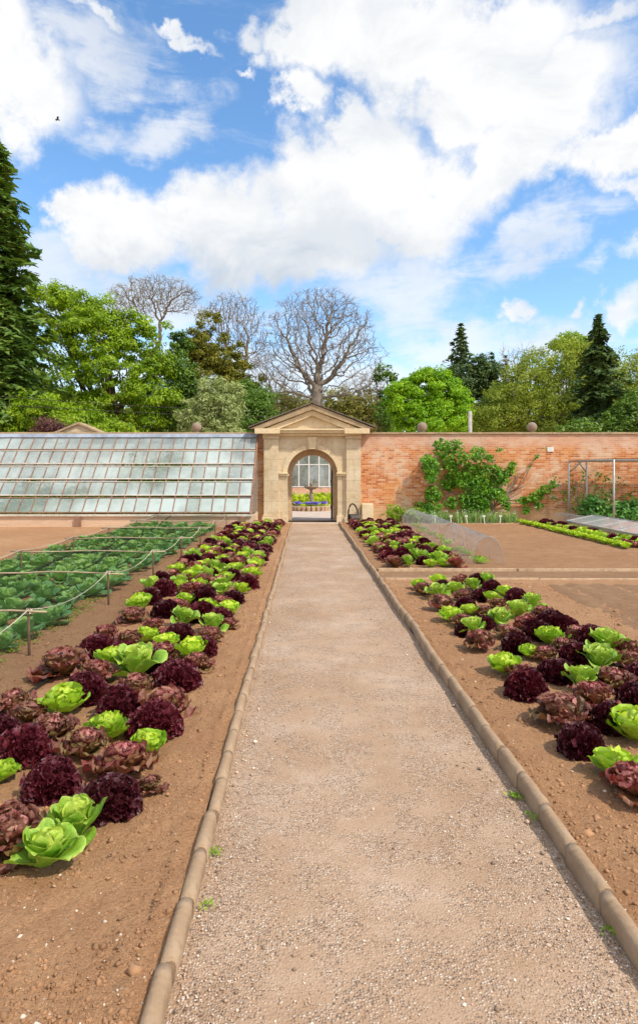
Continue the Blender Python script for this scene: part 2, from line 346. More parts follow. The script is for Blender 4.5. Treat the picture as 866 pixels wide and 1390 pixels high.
M['iris'] = F_('blue green blade', ((.16,.30,.08), (.30,.48,.16), (.50,.64,.34)), .3, .5, 3)
M['shrub'] = F_('artichoke leaf', ((.06,.18,.04), (.12,.32,.06), (.25,.46,.10)), .25, .5, 2)
M['weed'] = F_('weed leaf', ((.12,.24,.02), (.24,.40,.03), (.42,.55,.06)), .35, .5, 4)
M['hedge'] = F_('golden green leaf', ((.26,.38,.012), (.50,.62,.02), (.72,.76,.05)), .3, .5, 2)

# ------------------------------------------------------------------ foliage generators
def rot_frames(nrm, roll):
    nrm = nrm/np.linalg.norm(nrm, axis=1, keepdims=True)
    ref = np.where(np.abs(nrm[:, 2:3]) > .9, np.array([[1., 0, 0]]), np.array([[0, 0, 1.]]))
    a = np.cross(ref, nrm); a /= np.linalg.norm(a, axis=1, keepdims=True); b = np.cross(nrm, a)
    c, s = np.cos(roll)[:, None], np.sin(roll)[:, None]
    return a*c+b*s, -a*s+b*c, nrm
LEAF = np.array([(0,-.5,0), (.28,-.05,.05), (0,.5,-.04), (-.28,-.05,.05)])
def leaves(pts, nrm, size, aspect=1.0, rng=RNG, roll=None):
    n = len(pts); roll = rng.uniform(0, 2*np.pi, n) if roll is None else roll
    A, B, N = rot_frames(nrm, roll); sz = (size*rng.uniform(.65, 1.3, n))[:, None, None] if np.isscalar(size) else size[:, None, None]
    L = LEAF[None]*sz
    V = pts[:, None]+L[..., 0:1]*A[:, None]+L[..., 1:2]*aspect*B[:, None]+L[..., 2:3]*N[:, None]
    Q = np.arange(n*4).reshape(n, 4)
    return V.reshape(-1, 3), Q
def crown_points(blobs, n, clump=.5, per=40, rng=RNG, shell=.55, droop=0.0, tight=.5):
    """clumps of leaves sit on and inside lumpy lobes; returns points and outward normals"""
    vol = np.array([(b[3]*b[4]*b[5])**(2/3) for b in blobs]); vol /= vol.sum()
    nc = max(8, n//per); idx = rng.choice(len(blobs), nc, p=vol)
    B = np.array(blobs)[idx]
    d = rng.normal(size=(nc, 3)); d /= np.linalg.norm(d, axis=1, keepdims=True)
    rad = shell+(1-shell)*rng.random(nc)**.6; rad *= 1+.16*rng.normal(size=nc)
    C = B[:, :3]+d*rad[:, None]*B[:, 3:6]
    pi = np.repeat(np.arange(nc), per); m = len(pi)
    off = rng.normal(size=(m, 3)); off /= np.linalg.norm(off, axis=1, keepdims=True); off *= (rng.random(m)**.45)[:, None]*np.array([1, 1, .62])*clump*rng.uniform(.55, 1.3, nc)[pi][:, None]
    P = C[pi]+off; P[:, 2] -= droop*np.abs(rng.normal(size=m))
    N = d[pi]*.35+off/clump*.9+rng.normal(size=(m, 3))*.45+np.array([0, 0, .45])
    return P, N
def tree_root(name, label, x, y, group='trees beyond the garden wall', cat='tree'):
    return empty(name, (x, y, 0), 0, label, cat, group)
def limbs(mb, base, top, blobs, r, rng, n=9, bark=None):
    base = Vector(base); top = Vector(top)
    pts = [base.lerp(top, t)+Vector((rng.normal()*.12, rng.normal()*.12, 0))*(t > 0) for t in np.linspace(0, 1, 6)]
    mb.tube(pts, [r*(1.25-.85*t) for t in np.linspace(0, 1, 6)], 8)
    for i in range(n):
        b = blobs[rng.integers(len(blobs))]; t = rng.uniform(.25, .95); s = base.lerp(top, t)
        e = Vector((b[0]+rng.normal()*b[3]*.5, b[1]+rng.normal()*b[4]*.4, b[2]+rng.normal()*b[5]*.5))
        mid = s.lerp(e, .5)+Vector((rng.normal(), rng.normal(), rng.normal()+.8))*.25*(e-s).length*.4
        rr = r*.38*(1.1-t*.6)
        mb.tube([s, s.lerp(mid, .55)+Vector((0,0,.08)), mid, mid.lerp(e, .55), e], [rr, rr*.8, rr*.6, rr*.4, rr*.15], 5)
def leafy_tree(name, label, x, y, blobs, n, leaf, mt, size=.24, clump=.9, per=45, trunk_h=5, trunk_r=.25, shell=.5, aspect=1.2, droop=0, cat='tree', bark='bark_brown', nl=10, group='trees beyond the garden wall', seed=1):
    rng = np.random.default_rng(seed*13+5)
    root = tree_root(name, label, x, y, group, cat)
    rel = [(b[0]-x, b[1]-y, b[2], b[3], b[4], b[5]) for b in blobs]
    mb = MB(); limbs(mb, (0,0,-.1), (rng.normal()*.3, 0, trunk_h), rel, trunk_r, rng, nl); mb.build('trunk', M[bark], root, True)
    P, N = crown_points(rel, n, clump, per, rng, shell, droop)
    k = P[:, 2] > .15; P, N = P[k], N[k]
    V, Q = leaves(P, N, size, aspect, rng); link('crown', np_mesh('crown', V, Q), M[mt], root)
    return root
def blobs_px(lst, D, dy=1.0):
    """lobes measured in the elevation: (px, py, rpx, rpy[, depth offset])"""
    out = []
    for b in lst:
        d = D+(b[4] if len(b) > 4 else 0); x, z = xz(b[0], b[1], d); s = d/F
        out.append((x, d, z, b[2]*s, (b[2]+b[3])*.5*s*dy, b[3]*s))
    return out
def conifer(name, label, x, y, h, rbase, mt, seed, levels=46, size=.34, droop=.35, power=.85, z0=.5, group='trees beyond the garden wall', per=26, cat='conifer', ragged=.25, width=.35):
    rng = np.random.default_rng(seed); root = tree_root(name, label, x, y, group, cat)
    mb = MB(); mb.tube([(0,0,-.1), (0,0,h*.5), (0,0,h*.98)], [rbase*.09+.06, rbase*.05+.04, .02], 8)
    PP, NN, SZ = [], [], []
    for i in range(levels):
        t = i/(levels-1); z = z0+(h-z0)*t; r = rbase*(1-t)**power*(1+ragged*rng.normal()*.6)+.12
        nb = int(5+7*(1-t)); a0 = rng.uniform(0, 6.28)
        for k in range(nb):
            a = a0+6.283*k/nb+rng.normal()*.2; rr = r*rng.uniform(.65, 1.12)
            m = max(4, int(per*(rr/rbase)**.8)+3); s = rng.random(m)**.65
            out = np.array([math.cos(a), math.sin(a), 0.]); side = np.array([-math.sin(a), math.cos(a), 0.])
            lat = rng.normal(size=m)*width*.5*(.35+.6*(1-s))*min(1, rr)
            zz = z+rr*(.18*s-droop*s**2)+rng.normal(size=m)*.06-np.abs(lat)*.25
            PP.append(out*(s*rr)[:, None]+side*lat[:, None]+np.array([0,0,1.])*zz[:, None])
            NN.append(out*.35+rng.normal(size=(m, 3))*.35+np.array([0, 0, 1.]))
            if rr > .7 and k % 2 == 0:
                mb.tube([(0,0,z), tuple(out*rr*.5+np.array([0,0,z+rr*.06])), tuple(out*rr*.9+np.array([0,0,z+rr*(.16-droop*.8)]))], [.035, .022, .008], 4)
    P = np.concatenate(PP); N = np.concatenate(NN); k = P[:, 2] > 0.1
    mb.build('trunk', M['bark_brown'], root, True)
    V, Q = leaves(P[k], N[k], size, 1.5, rng); link('crown', np_mesh('crown', V, Q), M[mt], root)
    return root
def bare_tree(name, label, x, y, trunk_h, attract, mt, seed, tip=.011, step=.28, r_max=.4, infl=2.6, twigs=3, lean=0., buds=None, group='trees beyond the garden wall'):
    """space colonisation: limbs grow towards points spread through the dome of the crown"""
    rng = np.random.default_rng(seed); root = tree_root(name, label, x, y, group)
    nodes = [Vector((0, 0, -.1))]; par = [-1]
    z = -.1
    while z < trunk_h:
        z += step; nodes.append(Vector((lean*z/trunk_h+rng.normal()*.025, rng.normal()*.025, z))); par.append(len(nodes)-2)
    A = [Vector(a) for a in attract]; alive = np.ones(len(A), bool); cnt = {}
    for it in range(90):
        kd = kdtree.KDTree(len(nodes))
        for i, p in enumerate(nodes): kd.insert(p, i)
        kd.balance(); pull = {}
        for ai in np.nonzero(alive)[0]:
            co, i, dist = kd.find(A[ai])
            if dist < step*1.15: alive[ai] = False; continue
            if dist < infl or it < 40 and dist < infl*3: pull.setdefault(i, Vector((0,0,0))); pull[i] += (A[ai]-co).normalized()
        if not pull: break
        new = 0
        for i, d in pull.items():
            if cnt.get(i, 0) > 1: continue
            if d.length < 1e-4: continue
            d = (d.normalized()+Vector(rng.normal(size=3))*.38+Vector((0,0,.03))).normalized()
            nodes.append(nodes[i]+d*step); par.append(i); cnt[i] = cnt.get(i, 0)+1; new += 1
        if not new: break
    n = len(nodes); ch = [[] for _ in range(n)]
    for i in range(1, n): ch[par[i]].append(i)
    rad = [0.]*n; E = 2.35
    for i in range(n-1, -1, -1):
        rad[i] = tip if not ch[i] else sum(rad[c]**E for c in ch[i])**(1/E)
    k = min(1.0, r_max/rad[0]); ex = math.log(max(r_max, tip*2)/tip)/math.log(max(rad[0], tip*2.1)/tip)
    rad = [tip*(r/tip)**ex for r in rad]
    mb = MB(); bp = []
    stack = [(0, [0])]
    while stack:
        i, chain = stack.pop()
        while True:
            if not ch[i]: break
            cs = sorted(ch[i], key=lambda c: -rad[c])
            for c in cs[1:]: stack.append((c, [i, c]))
            i = cs[0]; chain.append(i)
        rr = [rad[c] for c in chain]
        if len(rr) > 1 and par[chain[0]] >= 0: rr[0] = rr[1]
        mb.tube([nodes[c] for c in chain], rr, 7 if rr[0] > .06 else (4 if rr[0] > .025 else 3), cap=False)
    tw = MB()
    for i in range(1, n):
        if rad[i] < tip*2.2:
            d = (nodes[i]-nodes[par[i]]).normalized()
            for _ in range(twigs if not ch[i] else max(1, twigs-2)):
                e = (d+Vector(rng.normal(size=3))*.65+Vector((0,0,.15))).normalized()*step*rng.uniform(.8, 2.2)
                p = nodes[i]; m = p+e*.5+Vector(rng.normal(size=3))*.04; tw.tube([p, m, p+e], [tip*.75, tip*.6, tip*.4], 3, cap=False)
                bp += [m, p+e]
    mb.build('trunk', M[mt], root, True); tw.build('twigs', M[mt], root, True)
    if buds:
        bn, bm, bs = buds; P = np.array([tuple(q) for q in bp]); ii = rng.choice(len(P), bn); P = P[ii]+rng.normal(size=(bn, 3))*.08
        V, Q = leaves(P, rng.normal(size=(bn, 3))+np.array([0,0,.6]), bs, 1.1, rng); link('crown', np_mesh('crown', V, Q), M[bm], root)
    return root
def dome(blobs, n, seed, shell=.2):
    rng = np.random.default_rng(seed); w = np.array([b[3]*b[4]*b[5] for b in blobs]); idx = rng.choice(len(blobs), n, p=w/w.sum())
    B = np.array(blobs)[idx]; d = rng.normal(size=(n, 3)); d /= np.linalg.norm(d, axis=1, keepdims=True)
    r = (shell+(1-shell)*rng.random(n)**.5)
    return B[:, :3]+d*r[:, None]*B[:, 3:6]

# ------------------------------------------------------------------ lettuces and cabbages
def leaf_sheet(phi, L, W, a0, k, ruf, freq, cup, seed, nu=9, nv=9, r0=.01, z0=.01, blister=.0, inner=0., twist=0., tipcurl=0.):
    rng = np.random.default_rng(seed)
    v = np.linspace(0, 1, nv); u = np.linspace(-1, 1, nu)
    ang = a0+k*v**1.4+tipcurl*v**4
    ds = L/(nv-1); rr = r0+np.concatenate([[0], np.cumsum(np.cos(ang[:-1])*ds)]); zz = z0+np.concatenate([[0], np.cumsum(np.sin(ang[:-1])*ds)])
    wv = W*(.22+.78*np.sin(np.clip(v, 0, 1)**.75*np.pi*.62))*np.where(v > .8, np.sqrt(np.clip(1-((v-.8)/.24)**2, .12, 1)), 1)
    U, Vv = np.meshgrid(u, v)
    lat = U*wv[:, None]; ph = rng.uniform(0, 6.28, 4)
    off = cup*U**2*wv[:, None]
    e = np.clip(np.maximum(np.abs(U)**2.2*(.25+Vv), Vv**5), 0, 1.2)
    off = off+ruf*e*(np.sin(freq*(Vv*2.2+ph[0])*np.sign(U+.01)+ph[1]+U*freq*.55)+.5*np.sin(freq*2.1*Vv+ph[2]+U*freq*1.3))
    off = off+blister*np.sin(U*9+ph[1]+3*np.sin(Vv*5+ph[3]))*np.sin(Vv*17+ph[0])
    lat = lat+ruf*.5*e*np.sin(freq*1.7*Vv+ph[3])
    nr = -np.sin(ang)[:, None]; nz = np.cos(ang)[:, None]     # normal of centre line (towards the heart)
    x = rr[:, None]+nr*off; z = zz[:, None]+nz*off; y = lat+twist*Vv*L*.2
    c, s = math.cos(phi), math.sin(phi)
    V = np.stack([x*c-y*s, x*s+y*c, z], -1).reshape(-1, 3)
    V[:, 2] = np.maximum(V[:, 2], .004)
    D = np.stack([Vv, np.abs(U), np.full_like(U, inner), np.full_like(U, rng.random())], -1).reshape(-1, 4)
    i = np.arange(nv-1)[:, None]*nu+np.arange(nu-1)[None]; Q = np.stack([i, i+1, i+nu+1, i+nu], -1).reshape(-1, 4)
    return V, Q, D
def join(parts):
    Vs, Qs, Ds, n = [], [], [], 0
    for V, Q, D in parts: Vs.append(V); Qs.append(Q+n); Ds.append(D); n += len(V)
    return np.concatenate(Vs), np.concatenate(Qs), np.concatenate(Ds)
GA = 2.39996
def head(kind, seed, hi=True):
    """a headed lettuce about .3 m across (scaled later)"""
    rng = np.random.default_rng(seed); parts = []
    n = {'lime': 20, 'green': 17, 'bronze': 30, 'cabbage': 13}[kind]; n = n if hi else int(n*.62)
    nu, nv = (17, 15) if hi else (6, 5)
    for i in range(n):
        t = i/(n-1); j = rng.normal(); uo = 0.
        if kind == 'lime':
            a0 = R(14+68*t**.9+j*5); k = R(30+80*t**1.3); L = .15*(1-.30*t); W = .092*(1-.25*t); ruf = .0075; fr = 6; cup = .42; bl = .003; tc = R(-25)*(1-t)
        elif kind == 'green':
            a0 = R(32+52*t**.9+j*7); k = R(-4+66*t**1.8); L = .185*(1-.34*t); W = .104*(1-.3*t); ruf = .008; fr = 4.5; cup = .42; bl = .0035; tc = R(-60)*(1-t)
        elif kind == 'bronze':
            a0 = R(10+70*t**.85+j*8); k = R(10+85*t**1.6); L = .190*(1-.40*t); W = .094*(1-.30*t); ruf = .017*(1-.45*t); fr = 8; cup = .28; bl = .0045; tc = R(-40)*(1-t)
        else:
            a0 = R(28+52*t+j*9); k = R(-22+50*t**1.5); L = .26*(1-.35*t); W = .095*(1-.25*t); ruf = .009; fr = 5; cup = .30; bl = .002; tc = R(-15)
        inner = t if kind != 'bronze' else t
        parts.append(leaf_sheet(GA*i+rng.normal()*.2, L*rng.uniform(.88, 1.12), W*rng.uniform(.88, 1.12), a0, k, ruf, fr, cup, int(rng.integers(1e6)), nu, nv, .012, .012+.03*t, bl, inner, rng.normal()*.5, tc))
    return join(parts)
def frilly(seed, hi=True):
    """loose round head of tight curled fringes"""
    rng = np.random.default_rng(seed); n = 420 if hi else 90; parts = []
    nu, nv = (8, 5) if hi else (5, 3)
    for i in range(n):
        t = (i+.5)/n; el = math.asin(1-t*1.06 if t < .93 else .02); az = GA*i+rng.normal()*.25
        el = max(-.05, el+rng.normal()*.1)
        d = Vector((math.cos(el)*math.cos(az), math.cos(el)*math.sin(az), math.sin(el)))
        Rr = .132*(1+rng.normal()*.09); s = (.037 if hi else .050)*rng.uniform(.75, 1.3)*(1 if hi else 1.45)
        up = Vector(rng.normal(size=3)); a = d.cross(up).normalized(); b = d.cross(a)
        out = (d+b*rng.normal()*.5).normalized()
        v = np.linspace(0, 1, nv); u = np.linspace(-1, 1, nu); U, Vv = np.meshgrid(u, v); ph = rng.uniform(0, 6.28, 3)
        w = s*(.25+.85*Vv); rf = s*.34*Vv**1.2
        off = rf*np.sin(U*5.2+ph[0])+rf*.6*np.sin(U*11+ph[1]); ln = s*1.15*Vv-rf*.5*np.abs(U)
        base = np.array(d)*np.array([1, 1, .98])*(Rr-s*.85)
        P = base+ln[..., None]*np.array(out)+(U*w)[..., None]*np.array(a)+off[..., None]*np.array(b)
        P[..., 2] = np.maximum(P[..., 2]*1.0+.028, .004)
        D = np.stack([.3+.7*Vv, np.abs(U), np.full_like(U, .2), np.full_like(U, rng.random()**2)], -1).reshape(-1, 4)
        q = np.arange(nv-1)[:, None]*nu+np.arange(nu-1)[None]; Q = np.stack([q, q+1, q+nu+1, q+nu], -1).reshape(-1, 4)
        parts.append((P.reshape(-1, 3), Q, D))
    # a dense core so the soil never shows through
    th = np.linspace(0, 2*np.pi, 17); el = np.linspace(0, np.pi/2, 7); T, E_ = np.meshgrid(th, el)
    P = np.stack([.088*np.cos(E_)*np.cos(T), .088*np.cos(E_)*np.sin(T), .012+.105*np.sin(E_)], -1)
    D = np.stack([np.full_like(T, .6), np.full_like(T, .5), np.full_like(T, .2), np.zeros_like(T)], -1).reshape(-1, 4)
    q = np.arange(6)[:, None]*17+np.arange(16)[None]; parts.append((P.reshape(-1, 3), np.stack([q, q+1, q+18, q+17], -1).reshape(-1, 4), D))
    return join(parts)
KINDS = ['dark', 'bronze', 'lime', 'green']
GEO = {}
for hi in (True, False):
    for s in range(4 if hi else 3):
        GEO['dark', hi, s] = frilly(40+s, hi)
        for kd_ in ('bronze', 'lime', 'green'): GEO[kd_, hi, s] = head(kd_, 100+17*s+len(kd_), hi)
MESH = {}
def lettuce_mesh(kind, hi, s):
    k = (kind, hi, s)
    if k not in MESH:
        V, Q, D = GEO[k]; me = np_mesh(kind+' lettuce', V, Q, True, D); me.materials.append(M[kind]); MESH[k] = me
    return MESH[k]
WIDTH = {'dark': .285, 'bronze': .345, 'lime': .235, 'green': .32}
DESC = {'dark': 'dark purple frilly lettuce', 'bronze': 'bronze lettuce with pink heart', 'lime': 'lime green round lettuce', 'green': 'mid green open leafed lettuce'}
NAME = {'dark': 'frilly_lettuce', 'bronze': 'bronze_lettuce', 'lime': 'lime_lettuce', 'green': 'green_lettuce'}
ORD = ['nearest', 'second nearest', 'third nearest', 'fourth nearest', 'fifth nearest', 'sixth nearest', 'seventh nearest', 'eighth nearest', 'ninth nearest', 'tenth nearest', 'eleventh nearest', 'twelfth nearest', 'thirteenth nearest', 'fourteenth nearest']
SOILZ = .035
def kerb_l(d): return -.46-.0211*d
def kerb_r(d): return 1.16-.0225*d
LEFT = [(62,1158,'g',78),(106,1118,'g',74),(8,1137,'b',95),(148,1085,'d',78),(72,1060,'d',68),(31,1018,'d',72),(-6,1048,'l',46),(166,1037,'b',80),(205,1058,'b',40),(200,1013,'l',46),(113,1013,'b',64),
 (146,990,'l',50),(70,989,'b',60),(37,968,'b',52),(22,952,'b',50),(0,990,'d',52),(89,957,'l',54),(209,985,'d',66),(163,963,'d',60),(222,959,'b',66),(115,941,'d',58),(181,933,'b',50),(186,911,'g',62),(239,922,'d',60),
 (130,918,'b',54),(87,907,'b',72),(150,898,'l',42),(131,880,'d',46),(168,889,'d',42),(144,861,'b',34),(175,868,'b',38),(198,863,'l',30),(227,874,'l',34),(220,887,'b',44),(207,900,'d',46),(268,899,'b',44),(262,886,'l',38),(274,879,'d',40),
 (244,863,'d',42),(209,850,'b',34),(181,837,'b',38),(192,824,'l',32),(203,813,'d',32),(225,829,'d',36),(240,821,'b',30),(248,843,'g',34),(272,835,'d',40),(290,851,'g',36),(284,864,'b',36),(299,841,'d',34),(309,829,'l',30),(310,846,'b',28),
 (222,802,'d',34),(255,801,'b',28),(251,815,'l',24),(277,812,'d',34),(279,823,'l',24),(300,818,'b',28),(316,812,'d',30),(303,803,'g',28)]
RIGHT = [(790,1007,'d',60),(764,971,'b',74),(715,933,'d',52),(862,1066,'b',80),(833,1040,'l',54),(860,993,'l',58),(828,978,'d',54),(807,948,'b',58),(788,926,'g',44),(832,924,'b',54),(864,948,'d',50),(872,918,'d',46),(813,899,'g',48),(824,877,'g',46),
 (857,900,'b',44),(803,867,'d',40),(747,868,'l',36),(685,905,'l',38),(709,912,'b',42),(755,912,'d',48),(719,884,'l',26),(781,890,'d',44),(766,877,'b',36),(739,887,'b',38),(702,875,'d',38),(749,847,'d',42),(728,858,'d',38),(785,861,'b',36),(651,873,'b',42),
 (642,855,'g',36),(689,859,'b',36),(679,843,'g',34),(702,831,'g',34),(715,846,'b',32),(737,831,'b',30),(723,821,'g',30),(611,836,'l',28),(627,843,'b',32),(657,845,'d',28),(630,855,'d',26),(638,828,'l',22),(657,829,'b',28),(598,821,'b',34),(631,820,'d',26),
 (595,807,'g',30),(653,809,'d',26),(676,819,'b',26),(666,812,'l',22),(628,808,'b',26),(700,811,'d',28),(685,803,'l',22),(617,799,'g',24),(574,801,'b',28),(602,796,'d',24),(643,795,'g',24),(668,798,'d',26),(625,789,'b',24),(647,787,'d',22),(660,788,'g',22),(569,794,'l',20),(594,789,'l',20),
 (768,850,'d',32),(850,880,'b',38)]
SH = {'d': 'dark', 'b': 'bronze', 'l': 'lime', 'g': 'green'}
plants = []      # (bed, x, y, kind, width, listed)
for bed, lst in (('left', LEFT), ('right', RIGHT)):
    for px, py, k, w in lst:
        x, y = at(px, py, .10); plants.append([bed, x, y, SH[k], w*y/F*1.04, True])
rg = np.random.default_rng(5)
def pick(row, col):
    r = (row*2+col*3+int(rg.integers(0, 3))) % 8
    return ['dark', 'lime', 'bronze', 'dark', 'green', 'bronze', 'bronze', 'lime'][r]
d = 8.85; row = 0
while d < 21.0:
    for c in range(5):
        x = kerb_l(d)-.40-c*.315+rg.normal()*.03; plants.append(['left', x, d+(c % 2)*.14+rg.normal()*.04, pick(row, c), None, False])
    d += .30; row += 1
d = 11.25; row = 0
while d < 20.9:
    for c in range(5):
        x = kerb_r(d)+.42+c*.285+rg.normal()*.03; plants.append(['right far', x, d+(c % 2)*.14+rg.normal()*.04, pick(row, c), None, False])
    d += .30; row += 1
plants.sort(key=lambda p: math.hypot(p[1], p[2]))
rest = []; rank = {}
def place(kind, x, y, w, hi, label, group):
    s = random.randrange(4 if hi else 3)
    o = bpy.data.objects.new(NAME[kind], lettuce_mesh(kind, hi, s)); COL.objects.link(o)
    k = w/WIDTH[kind]; o.scale = (k*random.uniform(.94, 1.06), k*random.uniform(.94, 1.06), k*random.uniform(.92, 1.12)*{'green': 1.28, 'bronze': 1.1, 'lime': 1.12, 'dark': 1.0}[kind])
    o.location = (x, y, SOILZ-.006); o.rotation_euler = (random.gauss(0, .08), random.gauss(0, .08), random.uniform(0, 6.28))
    return tag(o, label, 'lettuce', group)
for i, (bed, x, y, kind, w, listed) in enumerate(plants):
    if w is None: w = {'dark': .29, 'bronze': .32, 'lime': .25, 'green': .31}[kind]*random.uniform(.85, 1.15)
    if i >= 292: rest.append((kind, x, y, w)); continue
    if listed:
        off = (kerb_l(y)-x) if bed == 'left' else (x-kerb_r(y))
        lane = 'on the path edge' if off < .78 else ('along the middle' if off < 1.32 else ('on the net side' if bed == 'left' else 'on the outer edge'))
        k = (bed, kind, lane); rank[k] = rank.get(k, -1)+1
        nm = 'left' if bed == 'left' else 'right'
        place(kind, x, y, w, True, f"{ORD[min(rank[k], 13)]} {DESC[kind]} {lane} of the {nm} bed", f"lettuces in the near part of the {nm} bed")
    else:
        where = 'distant part of the left bed' if bed == 'left' else 'bed beyond the cross path'
        place(kind, x, y, w, False, f"{DESC[kind]} in the {where}", f"{DESC[kind]} plants in the {where}")
for i in range(38):
    y = 14+i*.19; rest.append(('lime', 6.75+random.gauss(0, .02)-.012*(y-14), y, .24))
for y in np.arange(14.2, 21, .31):
    for c in range(2): rest.append((random.choice(['dark', 'lime', 'green', 'bronze', 'dark']), 7.12+c*.3-.012*(y-14)+random.gauss(0, .03), y+c*.1, .29))
Vs, Qs, Ds, Ms, n = [], [], [], [], 0
for kind, x, y, w in rest:
    V, Q, D = GEO[kind, False, random.randrange(3)]; a = random.uniform(0, 6.28); k = w/WIDTH[kind]; c, s = math.cos(a)*k, math.sin(a)*k
    V2 = np.stack([V[:, 0]*c-V[:, 1]*s+x, V[:, 0]*s+V[:, 1]*c+y, V[:, 2]*k+SOILZ], -1)
    Vs.append(V2); Qs.append(Q+n); Ds.append(D); Ms.append(np.full(len(Q), KINDS.index(kind))); n += len(V)
o = link('lettuce_rows', np_mesh('lettuce rows', np.concatenate(Vs), np.concatenate(Qs), True, np.concatenate(Ds), np.concatenate(Ms)), [M[k] for k in KINDS])
tag(o, 'farthest small lettuces of mixed colours massed in rows near the brick wall', 'lettuce rows', kind='stuff')

# cabbages under the net
cab = []
for s in range(4):
    V, Q, D = head('cabbage', 500+s, True); me = np_mesh('cabbage', V, Q, True, D); me.materials.append(M['cabbage']); cab.append(me)
rows_word = ['row beside the cane posts', 'second row from the cane posts', 'third row from the cane posts', 'fourth row from the cane posts', 'fifth row from the cane posts', 'sixth row from the cane posts']
for c in range(6):
    d = 5.0 if c else 5.15
    while d < 19.3:
        x = -3.02-c*.45-.012*(d-6)+random.gauss(0, .04)
        if x*F/d+433 > -70:
            o = bpy.data.objects.new('cabbage', random.choice(cab)); COL.objects.link(o)
            k = random.uniform(.72, 1.08); o.scale = (k, k, k*random.uniform(.85, 1.1)); o.location = (x, d+(c % 2)*.2, SOILZ-.01)
            o.rotation_euler = (random.gauss(0, .1), random.gauss(0, .1), random.uniform(0, 6.28))
            tag(o, f"blue green cabbage under the net in the {rows_word[c]}", 'cabbage', 'cabbages growing under the net')
        d += .43

# ------------------------------------------------------------------ ground
def sheet(name, xs, ys, zf, mt):
    X, Y = np.meshgrid(np.array(xs, float), np.array(ys, float)); Z = np.zeros_like(X)
    for i in range(X.shape[0]):
        for j in range(X.shape[1]): Z[i, j] = zf(X[i, j], Y[i, j])
    nx = len(xs); i = np.arange(len(ys)-1)[:, None]*nx+np.arange(nx-1)[None]
    Q = np.stack([i, i+1, i+nx+1, i+nx], -1).reshape(-1, 4)
    o = link(name, np_mesh(name, np.stack([X, Y, Z], -1).reshape(-1, 3), Q, True), mt); return tag(o, kind='structure')
def geo(a, b, s0, g):
    out = [a]; s = s0
    while out[-1] < b: out.append(min(b, out[-1]+s)); s *= g
    return out
def lump(x, y, amp=1.0):
    p = Vector((x, y, 0)); f = 1.0 if y < 9 else .6
    h = noise.fractal(p*3.0, .9, 2.1, 3)*.012+noise.fractal(p*14+Vector((9,3,1)), .8, 2.1, 3)*.0085*f
    r = noise.noise(p*26+Vector((4,7,2))); h += max(0, r-.18)*.034*f; h += noise.noise(p*45+Vector((1,8,3)))*.0028*f
    return h*amp
def bed_z(x, y, side):
    k = kerb_l(y)-x if side < 0 else x-kerb_r(y)
    z = SOILZ+lump(x, y)
    if k < .12: z = min(z, SOILZ+.012)*max(.5, k/.12)+.01+max(0, noise.noise(Vector((y*2.6, side*5, 0))))*.045
    return z
o = sheet('ground', [-300, -60, 60, 300], [-60, 0, 60, 420], lambda x, y: -.12, M['soil_far'])
ys = geo(.9, 19.75, .016, 1.0095); off = geo(0.03, 13.5, .018, 1.017)
def skew(name, side, ys, mt, off=off, zf=None, step=None):
    nx = len(off); V = np.zeros((len(ys), nx, 3))
    for i, y in enumerate(ys):
        for j, s in enumerate(off):
            x = (kerb_l(y)-s) if side < 0 else (kerb_r(y)+s)
            V[i, j] = (x, y, (zf or (lambda a, b: bed_z(a, b, side)))(x, y))
    i = np.arange(len(ys)-1)[:, None]*nx+np.arange(nx-1)[None]
    Q = np.stack([i, i+1, i+nx+1, i+nx], -1).reshape(-1, 4)
    if side < 0: Q = Q[:, ::-1]
    return tag(link(name, np_mesh(name, V.reshape(-1, 3), Q, True), mt), kind='structure')
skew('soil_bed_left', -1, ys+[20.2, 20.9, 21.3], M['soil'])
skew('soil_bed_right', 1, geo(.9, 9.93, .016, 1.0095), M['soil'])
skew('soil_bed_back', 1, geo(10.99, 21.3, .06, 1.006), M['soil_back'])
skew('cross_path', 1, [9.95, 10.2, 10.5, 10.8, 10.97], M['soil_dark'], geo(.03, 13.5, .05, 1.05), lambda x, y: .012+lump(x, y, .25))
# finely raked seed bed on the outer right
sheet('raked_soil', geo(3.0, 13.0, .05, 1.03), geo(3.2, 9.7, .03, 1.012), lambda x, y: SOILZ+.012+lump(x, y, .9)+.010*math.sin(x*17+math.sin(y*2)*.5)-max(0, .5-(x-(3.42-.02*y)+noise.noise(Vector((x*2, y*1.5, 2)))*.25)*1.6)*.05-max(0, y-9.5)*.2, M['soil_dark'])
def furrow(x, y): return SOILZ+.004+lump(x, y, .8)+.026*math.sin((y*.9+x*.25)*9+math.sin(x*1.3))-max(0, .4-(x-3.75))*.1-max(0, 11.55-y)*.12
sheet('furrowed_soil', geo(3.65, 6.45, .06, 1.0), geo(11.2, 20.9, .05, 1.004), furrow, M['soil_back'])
V = []; pys = geo(.6, 21.3, .03, 1.012); us = np.linspace(0, 1, 41)
V = np.array([[(kerb_l(y)+.02+u*(kerb_r(y)-kerb_l(y)-.04), y, .010*(1-(2*u-1)**2)+noise.fractal(Vector((u*3, y*1.5, 5)), .8, 2, 3)*.004) for u in us] for y in pys])
i = np.arange(len(pys)-1)[:, None]*41+np.arange(40)[None]
tag(link('path', np_mesh('path', V.reshape(-1, 3), np.stack([i, i+1, i+42, i+41], -1).reshape(-1, 4), True), M['path']), kind='structure')
tag(MB().box(-2.3, 14, 21.3, 21.98, -.1, .006).build('gate_apron', M['paving']), kind='structure')
tag(MB().box(-12, 12, 23.2, 46, -.12, -.004).build('yard_gravel', M['gravel_far']), kind='structure')

